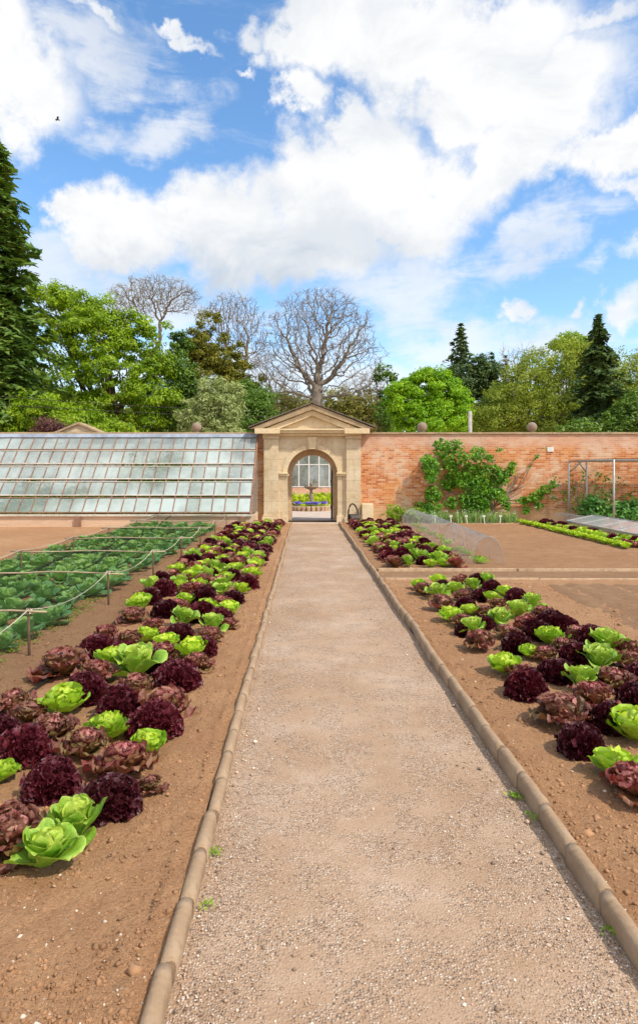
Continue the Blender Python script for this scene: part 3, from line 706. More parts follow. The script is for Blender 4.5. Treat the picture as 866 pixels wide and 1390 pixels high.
# kerb tiles
prof = [(-.030,-.10),(.030,-.10),(.030,.045),(.024,.059),(.013,.067),(0,.070),(-.013,.067),(-.024,.059),(-.030,.045)]
tile = []
for s in range(5):
    mb = MB(); L = .318; m_ = len(prof); V = []; rs = random.Random(60+s)
    for j in range(9):
        y = -L/2+L*j/8; e = .955+.045*math.sin(math.pi*min(1, max(0, (j+.35)/8.7))) if j in (0, 8) else 1
        for q in range(m_):
            X_, Z_ = prof[q]; nn = noise.noise(Vector((X_*40, y*14, s*7+Z_*30))); V.append((X_*e+nn*.0035, y, Z_-(1-e)*.05+nn*.004*(Z_ > 0)-(.008 if (j == 0 and s == 1 and q in (5, 6)) else 0)))
    Fc = [tuple(range(m_)), tuple(range(9*m_-1, 8*m_-1, -1))]+[(j*m_+q, (j+1)*m_+q, (j+1)*m_+(q+1) % m_, j*m_+(q+1) % m_) for j in range(8) for q in range(m_)]
    mb.add(V, Fc); me = mb.mesh('edging tile'); me.polygons.foreach_set('use_smooth', [len(p.vertices) == 4 for p in me.polygons]); me.materials.append(M['kerb']); tile.append(me)
for side, fn, nm in ((-1, kerb_l, 'left'), (1, kerb_r, 'right')):
    y = 1.0; a = .0211 if side < 0 else .0225; up = 0 if side < 0 else .028
    while y < 21.1:
        o = bpy.data.objects.new('edging_tile', random.choice(tile)); COL.objects.link(o)
        wob = noise.noise(Vector((y*.8, side*9, 0)))*.02
        o.location = (fn(y)+wob+random.gauss(0, .0025), y, up*1.0+random.gauss(0, .0025)); o.rotation_euler = (random.gauss(0, .012), random.gauss(0, .07), a+random.gauss(0, .010))
        tag(o, f"rounded clay edging tile in the row along the {nm} side of the path", 'edging tile', f"edging tiles on the {nm} side of the path"); y += .323

# timber boards of the cross path
for y0, lab in ((9.94, 'thin timber edging board on the near side of the cross path'), (10.95, 'thin timber edging board on the far side of the cross path')):
    mb = MB(); x = kerb_r(y0)+.1
    while x < 13.5: mb.box(x, x+2.38, y0-.013, y0+.013, -.05, .062+random.uniform(-.006, .006)); x += 2.4
    tag(mb.build('edging_board', M['wood'], bevel=.003), lab, 'edging board')

# stones, clods, gravel crumbs
def crumbs(name, pts, size, mt, label, cat, seed, flat=.6):
    rng = np.random.default_rng(seed); n = len(pts); base = np.array([(1,0,0),(0,1,0),(-1,0,0),(0,-1,0),(.15,.1,1),(0,0,-1)], float)
    P = np.array(pts); a = rng.uniform(0, 6.28, n); sz = size*np.exp(rng.normal(size=n)*.55)
    B = base[None]*(1+rng.normal(size=(n, 6, 3))*.22)*sz[:, None, None]*np.array([1, .8, flat]); c, s = np.cos(a)[:, None], np.sin(a)[:, None]
    X = B[..., 0]*c-B[..., 1]*s; Y = B[..., 0]*s+B[..., 1]*c; V = np.stack([X, Y, B[..., 2]], -1)+P[:, None]
    Fq = np.array([(0,1,4),(1,2,4),(2,3,4),(3,0,4),(1,0,5),(2,1,5),(3,2,5),(0,3,5)])
    Q = (np.arange(n)[:, None, None]*6+Fq[None]).reshape(-1, 3)
    return tag(link(name, np_mesh(name, V.reshape(-1, 3), Q, True), mt), label, cat, kind='stuff')
def bed_pts(n, seed, y0=1.9, y1=10, pw=2.0, wl=2.6, wr=2.6):
    rng = random.Random(seed); out = []
    for _ in range(n):
        y = y0+(y1-y0)*rng.random()**pw; jx = rng.random()*2.6
        while noise.noise(Vector((jx*2.3, y*2.3, seed*3.1)))+.35*rng.random() < .02: y = y0+(y1-y0)*rng.random()**pw; jx = rng.random()*2.6
        if rng.random() < .5: x = kerb_l(y)-.05-jx; z = bed_z(x, y, -1)
        else: x = kerb_r(y)+.05+jx; z = bed_z(x, y, 1)
        out.append((x, y, z))
    return out
crumbs('soil_clods', bed_pts(42000, 1, pw=1.8), .0056, M['clod'], 'small crumbly clods of brown soil scattered over the beds', 'soil clods', 3)
crumbs('soil_stones', bed_pts(1500, 2, y1=12), .0050, M['pebble'], 'pale little stones lying on the soil of the beds', 'stones', 4)
rr_ = random.Random(9); gp = []
for _ in range(16000):
    y = 1.7+8*rr_.random()**2.2; u = rr_.random(); u = u if rr_.random() < .45 else (1-abs(rr_.gauss(0, .13)) if rr_.random() < .6 else abs(rr_.gauss(0, .13)))
    u = min(.985, max(.015, u)); gp.append((kerb_l(y)+.03+u*(kerb_r(y)-kerb_l(y)-.06), y, .010))
mgr, g = mat('loose gravel'); c_ = g.ramp(g.new('ShaderNodeNewGeometry').outputs['Random Per Island'], [(0, (.22,.15,.11)), (.4, (.50,.35,.24)), (.8, (.68,.50,.36)), (1, (.88,.78,.64))]); finish(g, surf(g, c_, .85, .25)); M['gravel'] = mgr
crumbs('loose_gravel', gp, .0025, M['gravel'], 'loose fine gravel lying on the path, thickest by the edging', 'gravel', 6)
# tiny weeds by the kerbs
def tuft(x, y, z, n, ln, mt, rng, spread=.017, aspect=1.1):
    P = np.array([x, y, z])+rng.normal(size=(n, 3))*np.array([spread, spread, .004]); P[:, 2] = z+np.abs(P[:, 2]-z)+ln*.25
    return leaves(P, rng.normal(size=(n, 3))*.5+np.array([0, -.3, 1]), ln, aspect, rng)
wr_ = np.random.default_rng(3)
for px, py, ln, lab in ((770,1130-0,.0,''),):
    pass
for px, py, ln, lab in ((700,1085,.030,'small green weed against the right edging near a tile joint'), (722,1112,.022,'tiny weed sprig below the first weed along the right edging'), (836,1272,.030,'yellow green weed against the right edging at the picture foot'),
                        (291,1160,.020,'yellowish weed on the path beside the left edging'), (280,1235,.018,'lowest tiny weed on the path beside the left edging'), (364,830,.03,'low weed at the foot of the left edging farther up the path')):
    x, y = at(px, py); V, Q = tuft(x, y, .012, 34, ln*.75, M['weed'], wr_); tag(link('weed', np_mesh('weed', V, Q), M['weed']), lab, 'weed', 'weeds along the path edging')
mb = MB()
for _ in range(70):
    pass
P = []
for _ in range(110):
    cx, cy = random.uniform(-3.0, -2.75), random.uniform(4.6, 8.5)
    P += [(cx+random.gauss(0, .03), cy+random.gauss(0, .03), SOILZ+.02+abs(random.gauss(0, .01))) for _ in range(7)]
P = np.array(P); V, Q = leaves(P, RNG.normal(size=P.shape)*.5+np.array([0,0,1]), .028, 1.1)
tag(link('seedling_weeds', np_mesh('weeds', V, Q), M['weed']), 'sparse seedling weeds on bare soil beside the cabbages', 'weeds', kind='stuff')

# ------------------------------------------------------------------ cane frame and net over the cabbages
fr_y = [3.55, 5.8, 8.05, 10.3, 12.5, 14.6, 16.8, 19.0]; XR, XL = -2.64, -4.80
def xr(y): return XR-.009*(y-5.8)
words = ['nearest', 'second', 'third', 'fourth', 'fifth', 'sixth', 'seventh', 'eighth']
for i, y in enumerate(fr_y):
    h = .44+random.uniform(-.015, .015)
    r = empty('cane_hoop', (xr(y), y, 0), 0, f"{words[i]} crosswise cane on rusty stakes carrying the cabbage net", 'net support', 'cane supports of the cabbage net')
    MB().tube([(.01,0,-.05), (0,.005,h+.03)], .0125, 7).build('stake', M['post'], r, True)
    MB().tube([(XL-xr(y),0,-.05), (XL-xr(y),0,h+.02)], .0125, 7).build('stake', M['post'], r, True)
    pts = [(XL-xr(y)-.18+(XR-XL+.35)*t, random.gauss(0, .006), h+.012*math.sin(t*9+i)+random.gauss(0, .003)) for t in np.linspace(0, 1, 9)]
    MB().tube(pts, [.0125-.003*t for t in np.linspace(0, 1, 9)], 7).build('rail', M['cane'], r, True)
    MB().tube([(.02,-.02,h-.02), (.02,.02,h+.01), (-.02,.02,h+.02), (-.02,-.02,h-.02)], .007, 5).build('binding', M['cord'], r)
for xx, lab in ((0, 'pale cord sagging between the cane posts on the lettuce side'), (1, 'pale cord sagging between the stakes on the greenhouse side')):
    pts = []
    for i in range(len(fr_y)-1):
        for t in np.linspace(0, 1, 9)[:-1]:
            y = fr_y[i]+(fr_y[i+1]-fr_y[i])*t; pts.append(((xr(y)+.005) if xx == 0 else XL, y, .46-.62*t*(1-t)*(.75 if xx == 0 else .3)))
    tag(MB().tube(pts, .0045, 5).build('net_cord', M['cord'], smooth=True), lab, 'cord')
def net_z(x, y):
    k = np.clip(np.searchsorted(fr_y, y)-1, 0, len(fr_y)-2); t = (y-fr_y[k])/(fr_y[k+1]-fr_y[k]); t = min(1, max(0, t)); sag = .10*4*t*(1-t)*.8
    s = (x-XL)/(xr(y)-XL)
    if s > 1: z = .455-sag*.7-(x-xr(y))*1.35
    elif s < 0: z = .455-sag*.6+(x-XL)*1.3
    else: z = .458-sag-.05*math.sin(s*math.pi)
    return max(SOILZ+.02, z)+noise.noise(Vector((x*4, y*4, 0)))*.012
nx = list(np.linspace(-5.35, -2.15, 46)); ny = list(np.linspace(4.1, 19.6, 150))
X, Y = np.meshgrid(nx, ny); Z = np.array([[net_z(a, b) for a, b in zip(r1, r2)] for r1, r2 in zip(X, Y)])
X = X-.009*(Y-5.8); i = np.arange(149)[:, None]*46+np.arange(45)[None]
o = link('crop_net', np_mesh('net', np.stack([X, Y, Z], -1).reshape(-1, 3), np.stack([i, i+1, i+47, i+46], -1).reshape(-1, 4), True), M['net'])
net = o
fm, g = mat('bunched net'); finish(g, g.new('ShaderNodeMixShader', {0: .55, 1: g.new('ShaderNodeBsdfTransparent').outputs[0], 2: g.new('ShaderNodeBsdfDiffuse', {'Color': (.03, .03, .025, 1)}).outputs[0]}).outputs[0]); M['fold'] = fm
for xa, xb, ya, yb in ((-4.15, -3.75, 4.6, 13.5), (-3.3, -4.3, 9, 19), (-2.20, -2.28, 4.3, 19.4)):
    pts = []
    for t in np.linspace(0, 1, 60):
        y = ya+(yb-ya)*t; x = xa+(xb-xa)*t+.06*math.sin(t*19); pts.append((x-.009*(y-5.8), y, net_z(x, y)+.006))
    MB().tube(pts, [.010+.008*abs(math.sin(k*.37)) for k in range(60)], 5).build('fold', M['fold'], net, True)
tag(o, 'fine dark net draped over canes and cabbages left of the lettuces', 'netting')

# ------------------------------------------------------------------ garden wall
WY0, WY1, WT = 22.0, 22.7, 3.04
GL, GR = -1.88, 1.42
for x0, x1, lab in ((GR-.02, 20, 'long orange red brick garden wall right of the stone gateway'), (-18, GL+.02, 'brick garden wall behind and above the greenhouse left of the gateway')):
    r = empty('brick_wall', ((x0+x1)/2, 22.35, 0), 0, lab, 'wall'); c = (x0+x1)/2
    o = MB().box(x0-c, x1-c, WY0-22.35, WY1-22.35, -.15, WT).build('wall', M['brick'], r)
    mb = MB(); x = x0
    while x < x1-.05: e = min(x1, x+random.uniform(.55, .8)); mb.box(x-c, e-c-.006, WY0-22.35-.05, WY1-22.35+.05, WT, WT+.06+random.uniform(0, .006)); x = e
    mb.build('coping', M['stone_w'], r, bevel=.008)
for px, r_, lab in ((573, .175, 'round stone ball finial on the wall above the fig'), (722, .175, 'round stone ball finial on the wall toward the right'), (267, .17, 'stone ball finial showing above the greenhouse roof')):
    x = (px-433)*22.35/F
    pr = [(.11,0), (.11,.03), (.07,.05)]+[(r_*math.cos(a), .05+r_*.93+r_*math.sin(a)) for a in np.linspace(-1.2, 1.5, 12)]
    tag(MB().lathe(pr, n=22).build('ball_finial', M['ball'], smooth=True, loc=(x, 22.35, WT+.055)), lab, 'stone ball', 'stone balls on the garden wall')
x, z = xz(747, 610, 22); tag(MB().box(x-.11, x+.11, 21.975, 22.0-.003, z-.08, z+.08).build('wall_plaque', M['white'], bevel=.006), 'small pale rectangular plaque set high on the brick wall', 'plaque')
x0, z0 = xz(748, 692, 21.9)
mb = MB()
# ------------------------------------------------------------------ gateway
gw = empty('stone_gateway', (-.23, 21.9, 0), 0, 'golden stone gateway with round arch and weathered pediment', 'gateway')
gx, gy = -.23, 21.9
def gbox(mb, x0, x1, y0, y1, z0, z1): mb.box(x0-gx, x1-gx, y0-gy, y1-gy, z0, z1)
def arch_wall(mb, x0, x1, zt, r, sp, y0, y1, n=28, cx=-.23, zb=-.1):
    A = [(cx-r, zb)]+[(cx-r*math.cos(math.pi*k/n), sp+r*math.sin(math.pi*k/n)) for k in range(n+1)]+[(cx+r, zb)]
    m = len(A); Tt = []
    for k, (ax, az) in enumerate(A):
        if k == 0: Tt.append((x0, zb))
        elif k == m-1: Tt.append((x1, zb))
        elif k == 1: Tt.append((x0, sp))
        elif k == m-2: Tt.append((x1, sp))
        else:
            u = (k-1)/(m-3); Tt.append((x0+(x1-x0)*min(1, max(0, (u-.18)/.64)), zt) if .18 <= u <= .82 else ((x0, sp+(zt-sp)*u/.18) if u < .18 else (x1, sp+(zt-sp)*(1-u)/.18)))
    # force exact corners
    V = []; 
    for (ax, az), (tx, tz) in zip(A, Tt):
        V += [(ax-gx, y0-gy, az), (tx-gx, y0-gy, tz), (ax-gx, y1-gy, az), (tx-gx, y1-gy, tz)]
    Fc = []
    for k in range(m-1):
        a = 4*k; b = a+4
        Fc += [(a, b, b+1, a+1), (a+2, a+3, b+3, b+2), (a, a+2, b+2, b), (a+1, b+1, b+3, a+3)]
    mb.add(V, Fc)
mb = MB(); arch_wall(mb, GL, GR, 2.97, .865, 1.66, 21.9, 22.68); mb.build('wall', M['stone'], gw)
mb = MB(); arch_wall(mb, -1.30, .84, 2.6, .735, 1.60, 22.685, 22.95, 24); mb.build('inner_arch', M['wood'], gw)
# pilasters with bases and capitals
for x0, x1 in ((-1.885, -1.385), (.93, 1.43)):
    mb = MB(); gbox(mb, x0, x1, 21.80, 21.895, .28, 2.86); gbox(mb, x0-.03, x1+.03, 21.76, 21.893, 2.862, 2.965); mb.build('pilaster', M['stone'], gw, bevel=.008)
    mb = MB(); gbox(mb, x0-.06, x1+.06, 21.72, 21.893, -.1, .20); gbox(mb, x0-.03, x1+.03, 21.75, 21.893, .202, .278); mb.build('plinth', M['stone_w'] if False else M['stone'], gw, bevel=.015)
for x0, x1 in ((-1.38, -1.06), (.60, .925)):
    mb = MB(); gbox(mb, x0, x1, 21.85, 21.896, -.1, .24); mb.build('plinth', M['stone'], gw, bevel=.012)
    mb = MB(); gbox(mb, x0, x1+(.03 if x0 < 0 else 0), 21.83, 21.897, 1.60, 1.66); gbox(mb, x0, x1, 21.80, 21.897, 1.662, 1.72); mb.build('impost', M['stone_c'], gw, bevel=.006)
# arch moulding ring and keystone
n = 26; cx, sp = -.23, 1.66; halves = [MB(), MB()]
for k in range(n):
    if 11 <= k <= 14: continue
    mb = halves[k > 12]
    a0, a1 = math.pi*k/n, math.pi*(k+1)/n-.006
    P4 = [(cx-r*math.cos(a)-gx, sp+r*math.sin(a)) for r, a in ((.866, a0), (1.02, a0), (1.02, a1), (.866, a1))]
    mb.prism(P4, 21.878-gy, -.003)
[h_.build('arch_ring', M['stone_c'], gw) for h_ in halves]
mb = MB(); mb.prism([(-.10, 2.52), (.10, 2.52), (.17, 2.95), (-.17, 2.95)], 21.84-gy, -.002); mb.build('keystone', M['stone_c'], gw, bevel=.006)
# entablature and pediment
mb = MB(); gbox(mb, -1.92, 1.46, 21.77, 22.7, 2.972, 3.06); gbox(mb, -2.10, 1.64, 21.62, 22.75, 3.062, 3.14); gbox(mb, -2.15, 1.69, 21.55, 22.78, 3.142, 3.20); mb.build('entablature', M['stone_c'], gw, bevel=.008)
for xs_ in ((-2.17, -1.32), (.86, 1.71)):
    mb = MB(); gbox(mb, xs_[0], xs_[1], 21.53, 21.62, 3.03, 3.205); mb.build('cornice_block', M['stone_c'], gw, bevel=.008)
mb = MB(); mb.prism([(-1.5, 3.203), (1.5, 3.203), (0, 3.80)], 21.80-gy, 22.6-gy); mb.build('tympanum', M['stone'], gw)
for sg in (-1, 1):
    mb = MB(); mb.prism([(sg*1.62, 3.203), (sg*1.12, 3.203), (0, 3.655), (0, 3.84)][::sg], 21.66-gy, 21.795-gy); mb.build('raking_moulding', M['stone_c'], gw, bevel=.006)
    mb = MB(); mb.prism([(sg*2.12, 3.205), (sg*1.70, 3.203), (0, 3.845), (0, 4.04)][::sg], 21.55-gy, 22.7-gy); mb.build('raking_cornice', M['stone_w'], gw, bevel=.01)
mb = MB()
for k in range(6):
    for sg in (-1, 1):
        t0, t1 = k/6, (k+.97)/6; f = lambda t: (sg*(2.16-2.16*t), 3.225+.83*t)
        a, b = f(t0), f(t1); mb.prism([(a[0], a[1]), (b[0], b[1]), (b[0], b[1]+.045), (a[0], a[1]+.05)][::-sg], 21.50-gy, 22.8-gy)
mb.prism([(-.1, 4.07), (.1, 4.07), (.07, 4.13), (-.07, 4.13)], 21.49-gy, 22.8-gy); mb.build('roof', M['slate'], gw, bevel=.006)
# two door leaves folded back
for sx, lab in ((-1, 'left'), (1, 'right')):
    x = gx+sx*.70 if sx > 0 else gx-.80
    mb = MB(); nb = 5
    y0, y1 = 22.97, 23.70
    for k in range(nb):
        a = y0+(y1-y0)*k/nb; mb.box(x-.03-gx, x+.03-gx, a-gy, a+(y1-y0)/nb-.006-gy, .03, 1.70+.5*math.sqrt(max(0, 1-((k+.5)/nb)**2)))
    d_ = mb.build('door', M['door'], gw, bevel=.004)
    b2 = MB(); b2.box(x-.05-gx, x-.031-gx, y0-gy, y1-gy, .4, .5); b2.box(x-.05-gx, x-.031-gx, y0-gy, y1-gy, 1.35, 1.45); b2.build('ledge', M['door'], d_)
mb = MB(); gbox(mb, -1.08, .62, 22.5, 22.72, -.05, .015); mb.build('threshold', M['iron'], gw)
# things beside the gate
tag(MB().box(1.45, 1.83, 21.55, 21.95, -.05, .66).build('stone_block', M['stone_c'], bevel=.02), 'upright buff stone block at the foot of the right pilaster', 'stone block')
r = empty('garden_roller', (1.16, 21.25, 0), R(20), 'dark iron garden roller with arched handle leaning beside the gateway', 'garden roller')
mb = MB(); mb.tube([(-.16,0,.17), (.16,0,.17)], .17, 20); mb.build('drum', M['iron'], r, bevel=.006)
pts = [(-.19,0,.17)]+[(.19*math.cos(math.pi-a)*(1 if a < 3 else 1), .02+.10*math.sin(a), .17+.50*math.sin(a)) for a in np.linspace(0.15, math.pi-.15, 12)]+[(.19,0,.17)]
MB().tube(pts, .028, 7).build('handle', M['iron'], r, True)
tag(MB().tube([(1.02, 21.4, -.05), (1.02, 21.4, .32)], .035, 8).build('iron_stub', M['iron'], smooth=False, bevel=.004), 'short dark post stub beside the gateway plinth', 'post')
tag(MB().tube([(2.72, 20.9, -.05), (2.72, 20.9, .33)], .03, 8).build('stake', M['post'], bevel=.004), 'short brown stake at the far corner of the wire tunnel', 'stake')

# ------------------------------------------------------------------ beyond the gate
yx = -.36
r = empty('round_flower_bed', (yx, 29.2, 0), 0, 'round planted bed with scalloped edge seen through the gateway', 'flower bed')
mb = MB()
for k in range(26):
    a = 6.283*k/26; c, s = math.cos(a), math.sin(a); mb.tube([(.86*c, .86*s, -.02), (.90*c, .90*s, .20)], [.085, .10], 8)
mb.build('edge', M['wood'], r); MB().lathe([(.84,0), (.84,.16)], n=30).build('soil', M['soil'], r)
P = []; rng = np.random.default_rng(8)
for k in range(46):
    a = rng.uniform(0, 6.28); q = .75*math.sqrt(rng.random()); P.append((q*math.cos(a), q*math.sin(a), .26, .16, .16, .14))
Pp, N = crown_points(P, 3200, .12, 20, rng, .3); V, Q = leaves(Pp, N, .07, 1.2, rng); link('planting', np_mesh('planting', V, Q), M['hedge'], r)
Pp = np.array([(.78*math.cos(a)+rng.normal()*.05, .78*math.sin(a)+rng.normal()*.05, .36+rng.normal()*.03) for a in np.concatenate([rng.normal(c_, .12, 130) for c_ in (-2.4, -1.65, -1.3, -.72)])])
V, Q = leaves(Pp, rng.normal(size=Pp.shape)+np.array([0,-.6,.6]), .075, 1, rng); link('flowers', np_mesh('flowers', V, Q), M['blue'], r)
r = empty('stone_fountain', (yx, 29.2, .1), 0, 'stone bird bath fountain on a baluster stem within the round bed', 'fountain')
MB().lathe([(.2,0), (.2,.1), (.11,.15), (.075,.3), (.12,.5), (.07,.66), (.06,.8), (.1,.86)], n=20).build('stem', M['ball'], r, True)
MB().lathe([(.09,.84), (.22,.87), (.32,.95), (.34,1.0), (.31,1.0), (.2,.93), (.05,.91)], n=24).build('basin', M['ball'], r, True)
MB().lathe([(.06,.92), (.05,1.05), (.09,1.09), (.04,1.18), (.015,1.26)], n=12).build('finial', M['ball'], r, True)
for k, (xa, xb, y, h, nm) in enumerate(((-2.3, -.5, 33.6, .55, 'left'), (-.25, 1.2, 33.6, .6, 'right'))):
    bl = [(xa+(xb-xa)*t-(xa+xb)/2, rng.normal()*.15, h*.55, .35, .35, h*.5) for t in np.linspace(0, 1, 8)]
    Pp, N = crown_points(bl, 3500, .2, 24, rng, .4); Pp[:, 2] = np.maximum(Pp[:, 2], .02); V, Q = leaves(Pp, N, .11, 1.2, rng)
    tag(link('golden_shrub', np_mesh('shrub', V, Q), M['hedge'], None, ((xa+xb)/2, y, 0)), f"low golden green planting {nm} of the fountain beyond the gateway", 'shrub')
r = empty('far_greenhouse', (0, 38, 0), 0, 'tall pale glazed greenhouse filling the view through the arch', 'greenhouse')
MB().box(-6, 6, 0, .3, -.1, .85).build('base_wall', M['brick_pink'], r)
for k in range(21):
    x = -6+.6*k; MB().box(x-.035, x+.035, -.03, .04, .853, 3.6).build('glazing_bar', M['white'], r)
mb = MB(); [mb.box(-6, 6, -.025, .035, z-.03, z+.03) for z in (.886, 2.2, 3.0, 3.57)]; mb.build('rail', M['white'], r)
mb = MB(); [mb.box(-6+.6*k+.04, -6+.6*k+.56, .0, .008, .9, 3.6) for k in range(20)]; mb.build('glazing', M['glass_far'], r)
MB().box(-6, 6, 3.2, 3.4, -.1, 3.9).build('back_wall', M['white'], r); mb = MB(); mb.prism([(0,3.63), (3.4,3.92), (3.4,3.97), (0,3.68)], -6, 6); o = mb.build('roof', M['glass_far'], r); o.rotation_euler.z = R(90); o.location = (0,0,0); o.scale = (1,-1,1)
for k, (x, h, lab) in enumerate(((-1.9, 2.4, 'leafy plant at the left behind the far greenhouse glass'), (-.5, 3.2, 'tall leafy plant in the middle behind the far greenhouse glass'), (.9, 3.4, 'tall leafy plant at the right behind the far greenhouse glass'))):
    Pp, N = crown_points([(0, 0, h*.55, .38, .4, h*.45)], 1500, .3, 20, rng, .3); V, Q = leaves(Pp, N, .18, 1.4, rng)
    q = empty('glasshouse_plant', (x, 38.9, 0), 0, lab, 'plant', 'plants in the far greenhouse'); link('foliage', np_mesh('foliage', V, Q), M['shrub'], q); MB().tube([(0,0,0), (0,0,h*.7)], .03, 6).build('stem', M['bark'], q)

# ------------------------------------------------------------------ lean-to greenhouse
gh = empty('lean_to_greenhouse', (-7.5, 20.8, 0), 0, 'long lean-to greenhouse with pale sloping glass against the left wall', 'greenhouse')
ox, oy = -7.5, 20.8
B0 = Vector((0, 19.72-oy, .44)); T0 = Vector((0, 21.93-oy, 2.96)); sl = T0-B0; nrm = Vector((0, -sl.z, sl.y)).normalized()
XE0, XE1 = -14.2, -2.13     # left and right end
def slp(x, t, off=0.): p = B0+sl*t+nrm*off; return Vector((x-ox, p.y, p.z))
mb = MB(); mb.box(XE0-ox, XE1+.04-ox, 19.68-oy, 19.92-oy, -.1, .36); mb.build('base_wall', M['brick_pink'], gh)
mb = MB(); mb.box(XE0-ox, XE1+.06-ox, 19.62-oy, 19.95-oy, .362, .42); mb.build('sill', M['cream'], gh, bevel=.006)
for px in (107, 330):
    x = (px-433)*19.7/F; MB().box(x-.09-ox, x+.09-ox, 19.60-oy, 19.678-oy, -.05, .36).build('pier', M['rust'], gh, bevel=.005)
MB().box(XE0-ox, XE1-ox, 21.95-oy, 21.99-oy, -.1, 2.95).build('back_wall', M['brick_white'], gh)
pitch = .40; nb = int((XE1-XE0)/pitch)
for k in range(nb+1):
    x = XE1-k*pitch; mb = MB()
    mb.bar(slp(x, .0), slp(x, 1.0), .026, .05, nrm); mb.build('glazing_bar', M['rust'], gh)
for t0, t1, jj in ((.005, .192, 0), (.208, .388, 1), (.412, .588, 2), (.612, .800, 3), (.803, .985, 4)):
    s_ = empty('x', (0,0,0)) if False else None
    mb = MB(); mb.bar(slp(XE0, t0+.006, .018), slp(XE1, t0+.006, .018), .030, .035, nrm); mb.bar(slp(XE0, t1-.006, .012), slp(XE1, t1-.006, .012), .022, .03, nrm)
    fr = mb.build('sash_frame', M['cream'] if jj in (1, 2, 3) else M['rust'], gh)
    mb = MB()
    for k in range(nb+1):
        xa, xb = XE1-(k+1)*pitch+.015, XE1-k*pitch-.015; tilt = random.gauss(0, .004); tl2 = random.gauss(0, .003)
        a, b, c, d_ = slp(xa, t0+.012, .006), slp(xb, t0+.012, .006+tl2), slp(xb, t1-.012, .006+tilt), slp(xa, t1-.012, .006+tilt-tl2)
        e = nrm*.004; mb.add([a, b, c, d_, a-e, b-e, c-e, d_-e], [(0,1,2,3), (0,4,5,1), (1,5,6,2), (2,6,7,3), (3,7,4,0)])
    mb.build('glass', M['glass'], fr)
MB().bar(slp(XE0, 1.0, .03), slp(XE1+.05, 1.0, .03), .17, .03, nrm).build('flashing', M['lead'], gh)
mb = MB(); mb.bar(slp(XE1+.03, -.01), slp(XE1+.03, 1.0), .05, .09, nrm); mb.build('end_rafter', M['rust'], gh)
mb = MB(); v = [(XE1+.03-ox, 19.75-oy, .42), (XE1+.03-ox, 21.93-oy, .42), (XE1+.03-ox, 21.93-oy, 2.90)]; w_ = [(p[0]-.03, p[1], p[2]) for p in v]
mb.add(v+w_, [(0,1,2), (5,4,3), (0,3,4,1), (1,4,5,2), (2,5,3,0)]); mb.build('end_glass', M['glass'], gh)
MB().box(XE1-.2-ox, XE1+.04-ox, 19.94-oy, 21.94-oy, -.1, .36).build('end_wall', M['brick_pink'], gh)
x, z = xz(347, 645, 21.6); tag(MB().tube([(x, 21.6, 0), (x, 21.6, z)], .04, 10).build('downpipe', M['white'], smooth=True), 'white upright pipe between the greenhouse end and gateway', 'pipe')
tag(MB().box(-2.45, -2.25, 19.3, 19.5, -.05, .16).build('brick_stub', M['brick_pink'], bevel=.01), 'low dark brick stub at the greenhouse corner', 'brick stub')
rng = np.random.default_rng(21)
for px, h, w in ((300, 1.7, .55), (318, 1.0, .3), (278, 1.5, .35), (245, 2.4, .5), (228, 2.5, .6), (205, 2.2, .5), (180, 2.3, .5), (150, 1.2, .5), (120, 1.3, .6), (90, 1.5, .6), (60, 1.6, .7), (30, 1.6, .7), (5, 1.5, .6)):
    x = (px-433)*21.3/F; hy = 21.25
    q = empty('greenhouse_plant', (x, hy, 0), 0, 'leafy climbing plant seen dimly behind the sloping greenhouse glass', 'plant', 'plants inside the lean-to greenhouse')
    Pp, N = crown_points([(0, 0, h*.6, w, .22, h*.4), (0, 0, h*.3, w*.8, .2, h*.3)], 1700, .22, 20, rng, .2)
    Pp[:, 2] = np.clip(Pp[:, 2], .05, 2.75); Pp[:, 1] = 19.72-hy+np.maximum(0, Pp[:, 2]-.44)/2.52*2.21+.12+np.abs(rng.normal(size=len(Pp)))*.12; Pp[:, 1] = np.minimum(Pp[:, 1], .6); k = Pp[:, 2] > 0
    V, Q = leaves(Pp[k], N[k], .11, 1.3, rng); link('foliage', np_mesh('foliage', V, Q), M['oak'], q); MB().tube([(0,0,0), (0,0,h*.6)], .02, 5).build('stem', M['bark_brown'], q)
# second pediment behind the greenhouse
x, z = xz(108, 573, 24); r = empty('stone_pediment', (x, 24, 0), 0, 'stone gable pediment rising behind the greenhouse roof', 'pediment')
MB().prism([(-.98, -.1), (.98, -.1), (.98, z-.47), (0, z-.08), (-.98, z-.47)], -.1, .5).build('gable', M['stone'], r)
for sg in (-1, 1): MB().prism([(sg*1.15, z-.56), (sg*1.15, z-.49), (0, z), (0, z-.09)][::-sg], -.18, .55).build('raking_cornice', M['stone_w'], r, bevel=.008)

